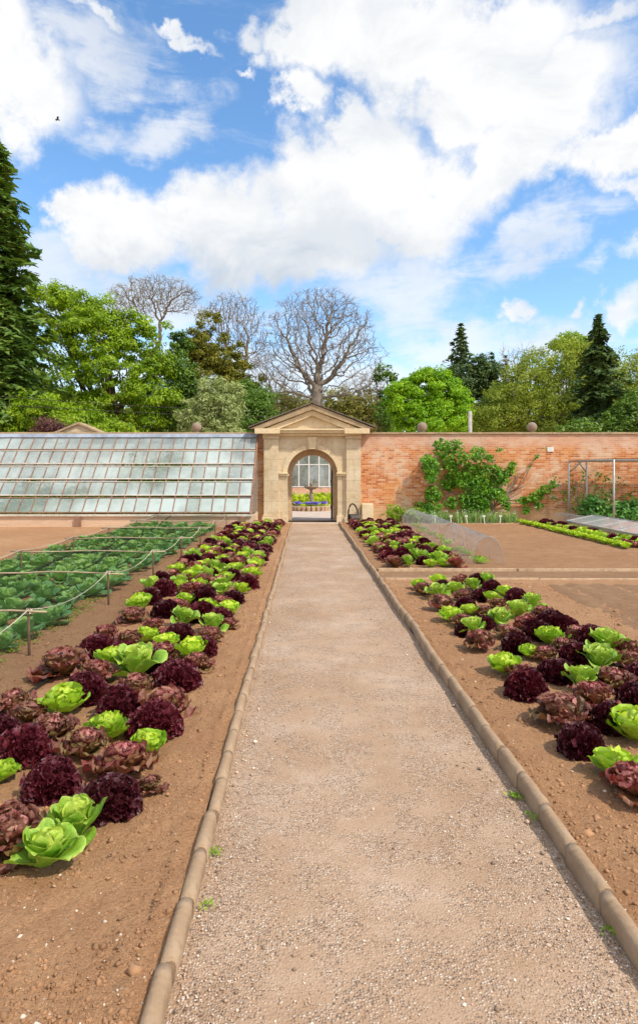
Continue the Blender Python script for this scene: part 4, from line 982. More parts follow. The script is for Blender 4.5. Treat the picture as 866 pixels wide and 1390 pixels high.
# ------------------------------------------------------------------ wall plants
def patch(cl, per, size, rng, depth=.13):
    P = []; N = []
    for zx, zy, rr in cl:
        x, z = xz(560+zx/4.33, 590+zy/4.33, 21.85); r_ = rr/4.33*21.85/F; m = int(per*(rr/40)**2)
        q = rng.normal(size=(m, 2)); q = q/np.linalg.norm(q, axis=1, keepdims=True)*(rng.random(m)**.6)[:, None]*r_*.92; dd = rng.uniform(.3, 1.5); P.append(np.stack([x+q[:, 0], 21.86-np.abs(rng.normal(size=m))*depth*dd-.10*dd, z+q[:, 1]], -1)); N.append(rng.normal(size=(m, 3))*.55+np.array([.1, -.8, .6]))
    return leaves(np.concatenate(P), np.concatenate(N), size, 1.15, rng)
fc = [(165,80,60),(250,70,45),(100,190,60),(70,150,35),(215,155,60),(290,140,40),(370,115,50),(440,140,30),(240,220,40),(330,210,50),(400,210,50),(470,210,40),(520,230,40),(560,215,35),(575,180,25),(100,250,40),(210,280,55),(120,350,55),(300,270,55),(380,290,60),(450,290,60),(520,270,40),(220,400,40),(310,370,50),(390,380,60),(320,430,45),(400,430,50),(500,350,40),(530,400,35),(460,340,40),(550,430,20),
 (650,385,30),(690,370,30),(735,350,35),(765,320,30),(810,295,25),(660,445,25),(735,420,25),(710,395,20),(500,90,16),(710,130,14),(765,80,9),(680,185,8),(600,385,10)]
rng = np.random.default_rng(31); V, Q = patch(fc, 115, .115, rng)
ft = empty('wall_fig', (5.2, 21.85, 0), 0, 'large leafy fig trained over the orange brick wall', 'climbing tree'); inv = np.array([5.2, 21.85, 0])
link('foliage', np_mesh('foliage', V-inv, Q), M['fig'], ft)
mb = MB()
def wp(zx, zy, o=.06): x, z = xz(560+zx/4.33, 590+zy/4.33, 21.9); return Vector((x-5.2, 21.93-o-21.85, z))
for pl, r0 in (([(470,520),(472,430),(500,380),(560,350),(600,260),(625,225)], .055), ([(472,430),(400,330),(300,260),(220,170),(180,80)], .05), ([(470,430),(440,330),(380,200),(360,110)], .04), ([(472,430),(350,400),(220,330),(120,300)], .04), ([(560,350),(640,290),(710,150),(760,85)], .025), ([(500,390),(600,385),(700,370),(780,320)], .03),
               ([(500,410),(560,402),(640,405),(730,410)], .022), ([(590,330),(660,300),(720,250)], .018), ([(480,420),(470,300),(480,180),(495,90)], .025), ([(600,260),(600,220),(640,200),(690,185)], .014), ([(300,260),(330,160),(300,80)], .02), ([(220,330),(180,400),(140,420)], .02), ([(150,300),(190,360),(240,380)], .018)):
    mb.tube([wp(*p, .05+random.uniform(0, .04)) for p in pl], [r0*(1-.75*k/(len(pl)-1)) for k in range(len(pl))], 6)
mb.build('trunk', M['bark'], ft, True)
def bush(name, label, x, y, w, h, n, mt, size, seed, cat='shrub', group=None, dy=None, stems=True):
    rng = np.random.default_rng(seed); q = empty(name, (x, y, 0), 0, label, cat, group)
    bl = [(rng.normal()*w*.3, rng.normal()*(dy or w)*.2, h*rng.uniform(.35, .65), w*.38, (dy or w)*.38, h*.36) for _ in range(5)]
    P, N = crown_points(bl, n, size*2.2, 18, rng, .35); P[:, 2] = np.abs(P[:, 2])+.02; V, Q = leaves(P, N, size, 1.3, rng); link('foliage', np_mesh('foliage', V, Q), M[mt], q)
    if stems:
        mb = MB(); [mb.tube([(rng.normal()*.03, rng.normal()*.03, -.02), (rng.normal()*w*.2, rng.normal()*w*.15, h*.6)], [.015, .006], 5) for _ in range(6)]; mb.build('stem', M['bark_brown'], q)
    return q
bush('wall_shrub', 'bright yellow green shrub at the wall foot left of the fig', 3.0, 21.6, 1.0, .62, 1300, 'weed', .085, 41)
bush('wall_shrub', 'low bright green shrub between fig and yellow shrub', 3.75, 21.65, .7, .75, 900, 'fig', .09, 42)
# thin sprigs in and left of the fruit cage
rng = np.random.default_rng(33)
q = empty('wall_vine', (9.3, 21.9, 0), 0, 'sparse young vine on the wall behind the fruit cage', 'vine')
mb = MB(); P = []
for k in range(9):
    a = R(20+k*16); pts = [(0, 0, .1)]; 
    for s in range(1, 7): pts.append((math.cos(a)*s*.27+rng.normal()*.04, -.02-.02*rng.random(), .1+math.sin(a)*s*.27+rng.normal()*.04))
    mb.tube(pts, [.018-.0024*s for s in range(7)], 5)
    for p in pts[2:]: P += [np.array(p)+rng.normal(size=3)*np.array([.09, .04, .09]) for _ in range(9)]
P = np.array(P); P[:, 1] = -np.abs(P[:, 1])-.02; V, Q = leaves(P, rng.normal(size=P.shape)*.5+np.array([0,-1,.5]), .10, 1.2, rng); link('foliage', np_mesh('foliage', V, Q), M['fig'], q); mb.build('stem', M['bark'], q, True)
# iris clumps and markers
rng = np.random.default_rng(51)
for k in range(17):
    x = 3.35+k*.195+rng.normal()*.03; y = 21.15+rng.normal()*.12; V = []; Fc = []
    for j in range(34):
        a = rng.uniform(0, 6.28); le = rng.uniform(.28, .48); tl = rng.uniform(.05, .5); b = np.array([rng.normal()*.06, rng.normal()*.05, SOILZ]); dr = np.array([math.cos(a)*tl, math.sin(a)*tl, 1]); dr /= np.linalg.norm(dr); w = np.array([-math.sin(a), math.cos(a), 0])*.011
        m_ = b+dr*le*.55; t_ = b+dr*le+np.array([math.cos(a), math.sin(a), -.5])*tl*.12; n0 = len(V); V += [b-w, b+w, m_+w*.9, m_-w*.9, t_+w*.2, t_-w*.2]; Fc += [(n0, n0+1, n0+2, n0+3), (n0+3, n0+2, n0+4, n0+5)]
    q = empty('iris_clump', (x, y, 0), 0, 'spiky grey green clump in the row at the foot of the fig', 'plant', 'spiky clumps at the foot of the wall')
    link('blades', np_mesh('blades', V, Fc), M['iris'], q)
    if k % 2 == 0:
        P = np.array([(rng.normal()*.08, rng.normal()*.05-.04, .42+rng.normal()*.04) for _ in range(10)]); V2, Q2 = leaves(P, rng.normal(size=P.shape), .045, 1, rng); link('flowers', np_mesh('flowers', V2, Q2), M['petal'], q)
for k, px in enumerate((591, 612, 634, 658, 679)):
    x = (px-433)*20.85/F; mb = MB(); mb.box(-.014, .014, -.005, .005, -.04, .26); mb.box(-.045, .045, -.012, -.0055, .225, .285); ww = ['leftmost', 'second from the left', 'middle', 'fourth from the left', 'rightmost'][k]
    o = mb.build('plant_marker', M['white'], bevel=.002, loc=(x, 20.85, SOILZ)); o.rotation_euler.y = random.gauss(0, .06); tag(o, f"{ww} white plant marker in front of the spiky clumps", 'plant marker', 'white plant markers by the wall')
tag(MB().box(3.2, 6.5, 20.72, 20.745, -.02, .06).build('edging_board', M['wood']), 'thin timber edging in front of the spiky clumps at the wall', 'edging board')

# ------------------------------------------------------------------ wire tunnels
def tunnel(x0, y0, y1, w, h, label, group=None, cell=.085, wire=.0015):
    r = empty('wire_cloche', (x0, (y0+y1)/2, 0), 0, label, 'cloche', group); L = y1-y0; na = int(1.25*(w+h)/cell); nl = int(L/cell)
    mb = MB(); rng = random.Random(int(y0*10))
    def P(a, y): return Vector((w/2*math.cos(a), y, SOILZ+h*math.sin(a)**.85 if math.sin(a) > 0 else SOILZ))
    V = []; 
    wob = lambda a, y: 1+.03*noise.noise(Vector((a*2, y*3, x0)))
    for j in range(nl+1):
        y = -L/2+L*j/nl
        for i in range(na+1): a = math.pi*i/na; p = P(a, y); V.append((p.x*wob(a, y), p.y, SOILZ+(p.z-SOILZ)*wob(a, y)))
    Fc = []; idx = lambda i, j: j*(na+1)+i
    # twisted diagonal wires both ways, each a thin three sided strand
    def strand(seq):
        mb.tube([V[k] for k in seq], wire, 3, cap=False)
    for s in range(-nl, na+1, 1):
        q = [idx(s+j, j) for j in range(nl+1) if 0 <= s+j <= na]; 
        if len(q) > 1: strand(q)
        q = [idx(na-(s+j), j) for j in range(nl+1) if 0 <= s+j <= na]
        if len(q) > 1: strand(q)
    mb.build('wire_mesh', M['wire'], r)
    for y in np.linspace(-L/2, L/2, max(2, int(L/.8)+1)):
        MB().tube([P(math.pi*i/18, y) for i in range(19)], .0045, 5).build('hoop', M['galv'], r, True)
    return r
tunnel(3.05, 11.5, 14.35, .56, .52, 'nearest wire netting tunnel over seedlings beside the right lettuces', 'wire netting tunnels in a line')
tunnel(3.0, 14.5, 17.3, .56, .54, 'middle wire netting tunnel of the line beside the right lettuces', 'wire netting tunnels in a line')
tunnel(2.95, 17.45, 20.5, .56, .52, 'farthest wire netting tunnel of the line nearest the wall', 'wire netting tunnels in a line')
tunnel(8.1, 19.6, 21.4, .7, .34, 'low wire netting cloche beside the pale cold frame lights', None)
rng = np.random.default_rng(61)
for k, y in enumerate((11.75, 12.1, 12.9, 13.6, 14.7, 15.3, 16.2, 17.0, 17.9, 18.6, 19.4, 20.1)):
    V, Q = tuft(0, 0, .02, 60, .06, M['weed'], rng, .07); V[:, 2] *= 1.6
    tag(link('seedling', np_mesh('seedling', V, Q), M['weed'], None, (3.02+rng.normal()*.05, y, SOILZ)), 'small green seedling under the wire netting tunnels', 'seedling', 'seedlings under the wire tunnels')
# cold frame lights
r = empty('cold_frame', (7.9, 16.6, 0), 0, 'low cold frame of pale milky lights in the right back corner', 'cold frame')
for k in range(5):
    y0 = 14.0-16.6+k*1.08; V = [(-.42, y0, .25), (-.42, y0+1.05, .25), (.42, y0+1.05, .42), (.42, y0, .42)]
    mb = MB(); mb.add(V+[(a, b, c-.012) for a, b, c in V], [(3,2,1,0), (4,5,6,7), (0,1,5,4), (1,2,6,5), (2,3,7,6), (3,0,4,7)]); o = mb.build('light', M['glass_milk'], r)
    mb = MB(); 
    for i in range(4): mb.bar(V[i], V[(i+1) % 4], .03, .03)
    mb.build('light_frame', M['galv'], o)
mb = MB(); mb.box(-.43, -.40, -2.62, 2.8, 0, .235); mb.box(.40, .43, -2.62, 2.8, 0, .40); mb.build('side_board', M['wood'], r)
# fruit cage
r = empty('fruit_cage', (10.2, 20.5, 0), 0, 'tall fruit cage of pale poles with net roof by the wall', 'fruit cage')
cx0, cx1, cy0, cy1 = 8.45-10.2, 13.0-10.2, 19.5-20.5, 21.6-20.5
for x, y in ((cx0, cy1), (cx0+.1, cy0+.05), (9.0-10.2, cy0), (9.05-10.2, cy1), (11-10.2, cy0), (11-10.2, cy1), (cx1, cy0), (cx1, cy1)):
    if (x, y) == (cx0+.1, cy0+.05): continue
    MB().tube([(x, y, -.05), (x, y, 2.12)], .035, 8).build('post', M['galv'], r, True)
for p, q in (((cx0, cy1, 2.1), (cx1, cy1, 2.1)), ((9.0-10.2, cy0, 2.1), (cx1, cy0, 2.1)), ((cx0, cy1, 2.1), (9.0-10.2, cy0, 2.1)), ((cx1, cy0, 2.1), (cx1, cy1, 2.1)), ((cx0, cy1, 1.72), (cx0+.36, cy1-.25, 2.1)), ((9.05-10.2, cy1, 1.72), (9.05-10.2-.3, cy1, 2.1)), ((11-10.2, cy0, 2.1), (11-10.2, cy1, 2.1))):
    MB().tube([p, q], .026, 7).build('rail', M['galv'], r, True)
V = [(cx0, cy1, 2.135), (9.0-10.2, cy0, 2.135), (cx1, cy0, 2.16), (cx1, cy1, 2.16)]; mb = MB(); mb.add(V+[(a, b, c+.02) for a, b, c in V], [(3,2,1,0), (4,5,6,7)]); mb.build('net_roof', M['cage_net'], r)
for k, (x, y, w, h, lab) in enumerate(((8.95, 20.7, .8, 1.0, 'dark green artichoke plant at the left foot of the fruit cage'), (9.7, 20.4, 1.0, .9, 'dark leafy artichoke plant within the fruit cage'), (10.5, 20.3, 1.0, 1.05, 'tall dark leafy plant at the far right of the fruit cage'), (11.3, 20.2, 1.0, 1.0, 'leafy plant beyond the right edge of the cage plants'))):
    bush('artichoke_plant', lab, x, y, w, h, 1000, 'shrub', .15, 71+k, 'plant')

# ------------------------------------------------------------------ trees
T = leafy_tree
conifer('tall_conifer', 'tallest dark green conifer at the left picture edge', -17.2, 34.0, 19.4, 3.9, 'conifer', 3, 78, .42, .30, .62, per=46, ragged=.35, width=.9)
conifer('broad_conifer', 'broad lower dark conifer tucked before the tall one', -15.2, 31.0, 10.0, 2.7, 'conifer', 4, 50, .36, .35, .6, per=40, ragged=.4, width=.8)
T('oak_tree', 'large oak in bright fresh leaf behind the greenhouse', -13.6, 42, blobs_px([(100,425,42,34),(130,418,28,18),(60,420,30,28),(165,452,32,26),(125,455,55,32,-1),(190,470,38,34),(215,490,24,24),(80,490,52,40,-1),(150,520,55,38,-1.5),(205,540,36,34,-1),(110,560,62,34,-2),(60,550,40,34,-1),(180,580,50,25,-1),(172,430,16,10),(85,398,18,14),(228,500,12,14),(40,395,20,14)], 42), 64000, None, 'oak', .19, .62, 120, 7.5, .35, .55, cat='tree', nl=40, seed=1)
T('oak_tree', 'smaller bright leafed tree below the conifers at left', -13.5, 30, blobs_px([(60,560,45,25),(110,575,45,18),(30,585,30,14),(150,585,30,12)], 30), 16000, None, 'oak', .14, .42, 80, 3, .12, .5, seed=2, nl=6)
T('copper_shrub', 'small purple leaved shrub behind the greenhouse roof', -10.4, 25.5, blobs_px([(66,578,22,12),(85,584,16,8)], 25.5), 1800, None, 'plum', .09, .3, 24, 1.5, .05, .4, cat='shrub', seed=3, nl=4)
T('yew_tree', 'bronze green yew left of the great bare tree', -6.5, 45, blobs_px([(282,445,18,22),(285,475,36,28),(262,470,22,24),(305,490,30,30),(285,520,46,34),(330,520,26,26),(250,540,26,34),(310,560,44,32)], 45), 40000, None, 'yew', .16, .45, 90, 6, .28, .55, seed=4, nl=8)
T('dark_evergreen', 'dark evergreen between the oak and the yew', -9.6, 43, blobs_px([(245,520,24,36),(232,560,34,36),(260,570,36,26),(246,470,12,20)], 43), 20000, None, 'holly', .17, .5, 80, 5, .2, .5, seed=5, nl=6)
T('grey_willow', 'grey green willow bush in front of the yew', -6.1, 30, blobs_px([(285,535,22,26),(270,565,26,24),(305,560,26,28),(318,535,12,18),(290,582,40,16)], 30), 9000, None, 'olive', .11, .3, 26, 3, .1, .55, aspect=2.0, seed=6, nl=12, bark='bark_pale', cat='shrub')
T('holly_tree', 'mid green bushy tree left of the gate pediment', -3.3, 36, blobs_px([(345,545,26,22),(335,575,34,22),(362,572,20,18),(328,530,14,12)], 36), 14000, None, 'holly', .14, .45, 36, 4, .15, .6, seed=7, nl=5)
for k, (cx_, cy_, w, lab) in enumerate(((390, 552, 34, 'budding twiggy scrub tree just left of the gate pediment'), (455, 548, 34, 'budding scrub tree right of the great bare trunk'), (498, 552, 30, 'olive budding scrub tree left of the bright maple'), (425, 560, 34, 'low scrubby tree behind the pediment apex'))):
    T('scrub_tree', lab, (cx_-433)*50/F, 50+k, blobs_px([(cx_, cy_, w, 24), (cx_-w*.5, cy_+15, w*.7, 22), (cx_+w*.5, cy_+14, w*.7, 22), (cx_, cy_+34, w*1.1, 22)], 50+k), 11000, None, 'scrub', .15, .5, 26, 5, .12, .45, aspect=1.6, seed=20+k, nl=30, bark='bark_pale')
T('maple_tree', 'vivid green round tree behind the wall right of the gateway', 6.3, 38, blobs_px([(575,528,26,18),(606,540,22,22),(552,548,24,24),(624,566,14,18),(536,548,12,18),(580,572,48,22),(588,510,20,9),(548,524,13,10),(566,512,12,8),(612,520,13,9),(628,546,9,10),(532,530,8,8),(590,555,20,20)], 38), 42000, None, 'oak2', .15, .42, 100, 5, .25, .62, seed=8, nl=10)
T('young_tree', 'small dark leaved tree top peeping left of the vivid green tree', 4.4, 44, blobs_px([(520,503,9,8),(530,512,8,7),(512,512,6,5),(525,560,18,30)], 44), 3200, None, 'holly', .18, .35, 22, 9, .08, .4, seed=9, nl=10)
conifer('fir_tree', 'narrow dark fir standing right of the vivid green tree', 13.1, 59, 15.4, 4.3, 'conifer_dark', 12, 40, .42, .42, .85, per=34, ragged=.7, width=.8)
T('dark_evergreen', 'dark bushy evergreen beneath the narrow fir', 12.5, 50, blobs_px([(640,515,22,30),(655,500,16,18),(650,550,28,36),(670,520,18,28),(625,530,14,34),(660,575,40,20)], 50), 24000, None, 'conifer_dark', .19, .5, 80, 6, .2, .5, seed=10, nl=6)
conifer('fir_tree', 'small fir top left of the yellow green trees', 19.5, 72, 15.2, 2.3, 'conifer_dark', 15, 34, .42, .4, .8, per=20, ragged=.4, width=.7)
conifer('fir_tree', 'small fir top nearest the yellow green trees', 21.6, 74, 15.2, 2.4, 'conifer_dark', 16, 34, .42, .4, .8, per=20, ragged=.4, width=.7)
WB = [(770,475,30,20),(740,495,40,26),(790,500,26,34),(705,520,40,26),(760,530,50,32),(675,555,34,32),(720,560,46,30),(800,560,40,34),(765,580,60,18),(650,580,22,16),(795,470,16,14)]
T('willow_tree', 'wide yellow green tree in young leaf behind the right wall', 16.2, 42, blobs_px(WB, 42), 46000, None, 'willow', .13, .55, 80, 7, .2, .4, aspect=1.5, droop=.25, seed=11, nl=60, bark='bark_pale')
T('lime_tree', 'bright green tree top behind the dark spruce', 20.2, 50, blobs_px([(775,460,18,9),(790,470,26,14),(760,468,14,7)], 50), 4500, None, 'oak', .18, .5, 30, 10.5, .15, .5, seed=12, nl=8)
conifer('spruce_tree', 'tall dark spruce near the right picture edge', 16.4, 37.5, 10.9, 2.3, 'conifer_dark', 21, 52, .30, .40, .72, per=52, ragged=.65, width=.7)
T('willow_tree', 'yellow green tree at the extreme right behind the spruce', 21.4, 46, blobs_px([(840,500,22,26),(860,520,24,30),(850,560,34,36),(880,500,20,30),(835,540,20,30)], 46), 14000, None, 'willow', .15, .6, 32, 7, .2, .5, seed=13, nl=20, bark='bark_pale')
T('dark_evergreen', 'dark shrubby evergreen low at the extreme right', 17.0, 35, blobs_px([(850,570,26,24),(835,585,26,14),(870,560,24,30),(790,584,30,14)], 35), 12000, None, 'holly', .16, .45, 34, 4, .15, .55, seed=14, nl=6)
T('bush_tree', 'olive green bushy tree behind the pole', 9.6, 44, blobs_px([(640,580,26,14),(690,575,30,18),(610,578,20,14)], 44), 7000, None, 'yew', .16, .5, 30, 3, .1, .5, seed=15, nl=5)
# great bare tree
Db = 45; x, z = xz(428, 550, Db)
big = [(b[0]-x, b[1]-Db, b[2], b[3], b[4], b[5]) for b in blobs_px([(435,455,76,62),(378,490,38,40),(486,490,40,42),(430,420,58,30),(395,530,52,16),(475,532,50,14)], Db, .8)]
bare_tree('bare_tree', 'great bare domed tree standing behind the gateway', x, Db, 7.6, dome(big, 2300, 5, .3), 'bark', 6, .0135, .25, .44, 2.1, 4, lean=.1)
Db = 62; x, z = xz(212, 470, Db)
b2 = [(b[0]-x, b[1]-Db, b[2], b[3], b[4], b[5]) for b in blobs_px([(208,402,64,26),(175,412,36,20),(243,412,30,18)], Db, .7)]
bare_tree('bare_tree', 'flat topped bare tree rising behind the oak', x, Db, 11.5, dome(b2, 1300, 8, .2), 'bark', 9, .018, .30, .22, 2.6, 4, buds=(1500, 'scrub', .12))
Db = 64; x, z = xz(322, 480, Db)
b3 = [(b[0]-x, b[1]-Db, b[2], b[3], b[4], b[5]) for b in blobs_px([(318,440,44,42),(345,470,26,36),(285,440,22,30),(310,410,24,14)], Db, .7)]
bare_tree('bare_tree', 'slender bare tree rising behind the bronze yew', x, Db, 9.0, dome(b3, 1500, 12, .15), 'bark', 13, .017, .30, .22, 2.6, 4)
Db = 70; x, z = xz(705, 520, Db)
b4 = [(b[0]-x, b[1]-Db, b[2], b[3], b[4], b[5]) for b in blobs_px([(705,485,30,16),(725,480,20,12),(845,480,24,20)], Db, .7)][:2]
bare_tree('bare_tree', 'faint bare tree top between the small firs and yellow tree', x, Db, 10.0, dome(b4, 260, 15, .2), 'bark_pale', 17, .022, .4, .2, 3.4, 3)
Db = 52; x, z = xz(375, 560, Db)
b5 = [(b[0]-x, b[1]-Db, b[2], b[3], b[4], b[5]) for b in blobs_px([(375,520,34,26),(352,500,20,26)], Db, .7)]
bare_tree('bare_tree', 'low bare tree left of the great tree', x, Db, 3.6, dome(b5, 900, 17, .15), 'bark', 19, .012, .26, .16, 2.2, 4)
Db = 52; x, z = xz(500, 560, Db)
b6 = [(b[0]-x, b[1]-Db, b[2], b[3], b[4], b[5]) for b in blobs_px([(495,530,34,26),(515,510,16,22)], Db, .7)]
bare_tree('bare_tree', 'low bare tree right of the great tree', x, Db, 3.6, dome(b6, 900, 18, .15), 'bark_pale', 20, .012, .26, .16, 2.2, 4)
# distant wood
rng = np.random.default_rng(91); bl = []
for px in range(-160, 1040, 17):
    top = 548+rng.normal()*8-(18 if px < 260 else 0)-(26 if px > 640 else 0); D = 82+rng.normal()*4; x, z = xz(px, top+22, D); bl.append((x, D, z, 2.6, 2.5, 2.4)); bl.append((x, D-2, z*.55, 2.8, 2.5, 3.0))
P, N = crown_points(bl, 90000, 1.1, 34, rng, .55); P[:, 2] = np.abs(P[:, 2]); V, Q = leaves(P, N, .42, 1.2, rng)
tag(link('distant_woodland', np_mesh('wood', V, Q), M['wood_far']), 'far wood of mixed spring greens closing the view behind all trees', 'woodland', kind='stuff')

# pole, cables, bird
x, z = xz(638, 558, 26); tag(MB().tube([(x, 26, -.1), (x, 26, z)], [.085, .08], 12).build('wooden_pole', M['pole'], smooth=True, bevel=.0), 'grey wooden pole standing behind the wall between the stone balls', 'pole')
def cable(a, b, sag, lab):
    p, q = Vector(a), Vector(b); pts = [p.lerp(q, t)-Vector((0,0,sag*4*t*(1-t))) for t in np.linspace(0, 1, 25)]
    tag(MB().tube(pts, .012, 4).build('overhead_cable', M['iron'], smooth=True), lab, 'cable', 'overhead cables crossing the left trees')
xa, za = xz(-60, 533, 28); xb, zb = xz(395, 560, 30); cable((xa, 28, za), (xb, 30, zb), .1, 'upper thin cable strung across the trees behind the greenhouse')
xa, za = xz(-60, 545, 28); xb, zb = xz(395, 566, 30); cable((xa, 28, za), (xb, 30, zb), .1, 'lower thin cable strung across the trees behind the greenhouse')
x, z = xz(78, 162, 60); mb = MB(); mb.tube([(-.22,0,0), (-.1,0,.03), (.08,0,.03), (.2,0,.05), (.25,0,.04)], [.01,.055,.06,.035,.01], 8)
for s in (-1, 1): mb.add([(.08,s*.03,.05), (-.06,s*.03,.05), (-.12,s*.28,.16), (-.02,s*.5,.10), (.07,s*.28,.17)], [(0,1,2,4), (4,2,3)]); mb.add([(.08,s*.03,.045), (-.06,s*.03,.045), (-.12,s*.28,.152), (-.02,s*.5,.092), (.07,s*.28,.162)], [(4,2,1,0), (3,2,4)])
o = mb.build('bird', M['iron'], loc=(x, 60, z)); o.rotation_euler.z = .6; tag(o, 'tiny dark bird flying against the upper left cloud', 'bird')

# ------------------------------------------------------------------ sky and sun
S = Vector((.74, -.52, 0)).normalized(); EL = R(50); SUN = Vector((S.x*math.cos(EL), S.y*math.cos(EL), math.sin(EL)))
w = bpy.data.worlds.new('World'); scene.world = w; w.use_nodes = True; w.node_tree.nodes.clear(); g = NT(w.node_tree)
sky = g.new('ShaderNodeTexSky', sky_type='NISHITA', sun_disc=False, sun_elevation=EL, sun_rotation=math.atan2(S.x, S.y), air_density=1.0, dust_density=.6, ozone_density=2.2)
hsv = g.new('ShaderNodeHueSaturation', {'Hue': .497, 'Saturation': 1.16, 'Value': 1.0, 'Color': sky.outputs[0]})
Dr = g.new('ShaderNodeTexCoord').outputs['Generated']; sp = g.new('ShaderNodeSeparateXYZ', {0: Dr})
az = g.math('ARCTAN2', sp.outputs[0], sp.outputs[1]); el = g.math('ARCSINE', sp.outputs[2])
n1 = g.new('ShaderNodeTexNoise', {'Vector': Dr, 'Scale': 5.5, 'Detail': 8.0, 'Roughness': .6}); n2 = g.new('ShaderNodeTexNoise', {'Vector': Dr, 'Scale': 17.0, 'Detail': 7.0, 'Roughness': .62})
base = g.new('ShaderNodeCombineXYZ', {0: az, 1: el, 2: 0.0}).outputs[0]
w1 = g.new('ShaderNodeVectorMath', {0: n1.outputs['Color'], 1: (.5, .5, .5)}, operation='SUBTRACT').outputs[0]
w0 = g.new('ShaderNodeVectorMath', {0: n2.outputs['Color'], 1: (.5, .5, .5)}, operation='SUBTRACT').outputs[0]
w1 = g.new('ShaderNodeVectorMath', {0: w1, 1: g.new('ShaderNodeVectorMath', {0: w0, 1: (.4, .4, .4)}, operation='MULTIPLY').outputs[0]}, operation='ADD').outputs[0]
w1 = g.new('ShaderNodeVectorMath', {0: w1, 1: (.20, .18, 0)}, operation='MULTIPLY').outputs[0]
pos = g.new('ShaderNodeVectorMath', {0: base, 1: w1}, operation='ADD').outputs[0]
def ell(lst, vec, sm=.15):
    cur = None
    for px, py, rx, ry, rot in lst:
        u, v = (px-433)/F, (HOR-py)/F; a = math.atan(u); e = math.atan(v*math.cos(a)); sc = math.cos(a)**2
        m_ = g.new('ShaderNodeMapping', {'Vector': vec, 'Location': (a, e, 0), 'Rotation': (0, 0, R(rot)), 'Scale': (rx/F*sc, ry/F*math.cos(e)**2, 1)}, vector_type='TEXTURE').outputs[0]
        f = g.math('SUBTRACT', 1.0, g.new('ShaderNodeVectorMath', {0: m_}, operation='LENGTH').outputs['Value'])
        cur = f if cur is None else g.math('SMOOTH_MAX', cur, f, sm)
    return cur
big = ell([(170,330,120,75,10),(100,310,50,50,0),(300,300,130,85,5),(430,265,130,110,20),(520,240,90,95,0),(480,180,60,45,0),(400,340,200,75,0),(560,300,80,70,0),(600,250,110,80,0),(690,215,110,70,15),
           (560,50,170,95,0),(450,40,70,80,0),(650,120,150,90,0),(760,120,120,80,0),(800,210,80,50,10),(850,190,60,50,0),(420,130,40,40,0),(40,120,95,90,0),(-20,60,80,110,0),(700,40,110,80,0)], pos, .2)
small = ell([(676,412,18,13,0),(692,408,18,14,0),(870,420,45,50,0),(332,96,26,12,0),(250,58,52,13,-5),(355,40,45,34,10),(370,80,36,28,0),(780,400,26,12,0),(130,30,60,18,-20),(815,30,90,28,0),(850,245,60,24,0)], pos, .1)
lo = ell([(433,520,600,60,0),(610,460,130,50,0),(730,450,170,42,0),(60,380,120,70,0),(520,400,120,60,0),(200,420,220,50,0),(560,360,70,60,0),(860,330,70,20,10),(720,330,120,34,18),(110,60,120,70,0),(790,90,120,80,0),(200,170,120,40,20)], pos, .3)
fine = g.math('MULTIPLY', g.math('SUBTRACT', n2.outputs['Fac'], .5), 1.25)
fine1 = g.math('MULTIPLY', g.math('SUBTRACT', n1.outputs['Fac'], .5), .9)
bigf = g.math('ADD', big, g.math('ADD', g.math('MULTIPLY', fine, .8), fine1)); m1 = g.step(bigf, -.06, .52)
m2 = g.math('MULTIPLY', g.step(g.math('ADD', small, g.math('MULTIPLY', fine, 1.5)), -.1, .8), .9)
st = g.new('ShaderNodeMapping', {'Vector': base, 'Rotation': (0, 0, R(-24)), 'Scale': (5.0, 15.0, 1)}).outputs[0]
wis = g.noise(st, 1.6, 9, .66, .6)
m3 = g.math('MULTIPLY', g.step(g.math('ADD', g.math('MULTIPLY', lo, .55), g.math('SUBTRACT', wis, .47)), -.05, .50), .72)
m4 = g.math('MULTIPLY', g.step(wis, .50, .9), .40)
m_fill = g.math('MULTIPLY', g.math('MAXIMUM', g.step(sp.outputs[1], .05, -.25), g.step(sp.outputs[2], .80, .95)), g.step(n1.outputs['Fac'], .30, .50))  # out-of-view cloud cover behind and overhead, added for more fill light
mask = g.math('MAXIMUM', g.math('MAXIMUM', g.math('MAXIMUM', m1, m2), g.math('MAXIMUM', m3, m4)), m_fill, clamp=True)
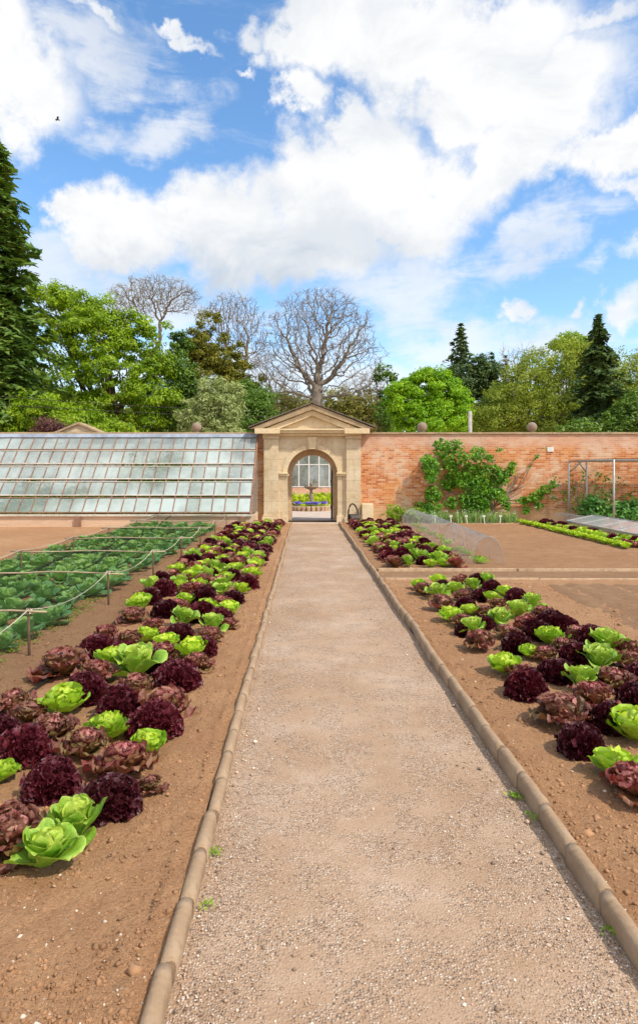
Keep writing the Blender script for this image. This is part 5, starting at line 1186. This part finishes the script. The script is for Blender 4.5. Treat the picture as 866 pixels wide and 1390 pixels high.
# sunlit whites, greyer thick undersides
under = ell([(330,380,190,55,5),(430,330,110,60,0),(200,390,150,40,0),(500,330,90,50,0)], pos, .3)
n3 = g.noise(g.new('ShaderNodeMapping', {'Vector': Dr, 'Location': (0, 0, .35), 'Scale': (1, 1, 1.6)}).outputs[0], 6.0, 7, .6, .5)
sh = g.math('ADD', g.math('MULTIPLY', g.step(under, -.35, .8), .62), g.math('MULTIPLY', g.step(n3, .42, .68), .50), clamp=True)
cc = g.mix(sh, (1.0, 1.0, 1.0), (.62, .69, .78))
bs = g.new('ShaderNodeBackground', {'Color': hsv.outputs[0], 'Strength': .172}).outputs[0]
bc = g.new('ShaderNodeBackground', {'Color': cc, 'Strength': .69}).outputs[0]
mx = g.new('ShaderNodeMixShader', {0: mask, 1: bs, 2: bc}).outputs[0]
g.l.new(mx, g.new('ShaderNodeOutputWorld').inputs['Surface'])
w.cycles.sampling_method = 'MANUAL'; w.cycles.sample_map_resolution = 512
sun = bpy.data.lights.new('sun', 'SUN'); sun.energy = 2.65; sun.angle = R(2.5); sun.color = (1.0, .93, .80)
so = bpy.data.objects.new('sun', sun); COL.objects.link(so); so.rotation_euler = (-SUN).to_track_quat('-Z', 'Y').to_euler(); so.location = (10, -10, 20)

cam = bpy.data.cameras.new('camera'); co = bpy.data.objects.new('camera', cam); COL.objects.link(co); scene.camera = co
co.location = (0, 0, EYE); co.rotation_euler = (R(90), 0, 0); cam.sensor_fit = 'HORIZONTAL'; cam.sensor_width = 36; cam.lens = 36*F/866
cam.shift_x = 0; cam.shift_y = -(695-HOR)/866; cam.clip_start = .05; cam.clip_end = 1500
scene.view_settings.view_transform = 'Standard'; scene.view_settings.look = 'None'; scene.view_settings.gamma = 1; scene.view_settings.exposure = .57
scene.render.engine = 'CYCLES'; scene.cycles.max_bounces = 6; scene.cycles.transparent_max_bounces = 12; scene.cycles.diffuse_bounces = 3; scene.cycles.glossy_bounces = 2; scene.cycles.transmission_bounces = 4
scene.cycles.use_denoising = True; scene.cycles.use_adaptive_sampling = True; scene.cycles.adaptive_threshold = .02; scene.cycles.caustics_reflective = False; scene.cycles.caustics_refractive = False
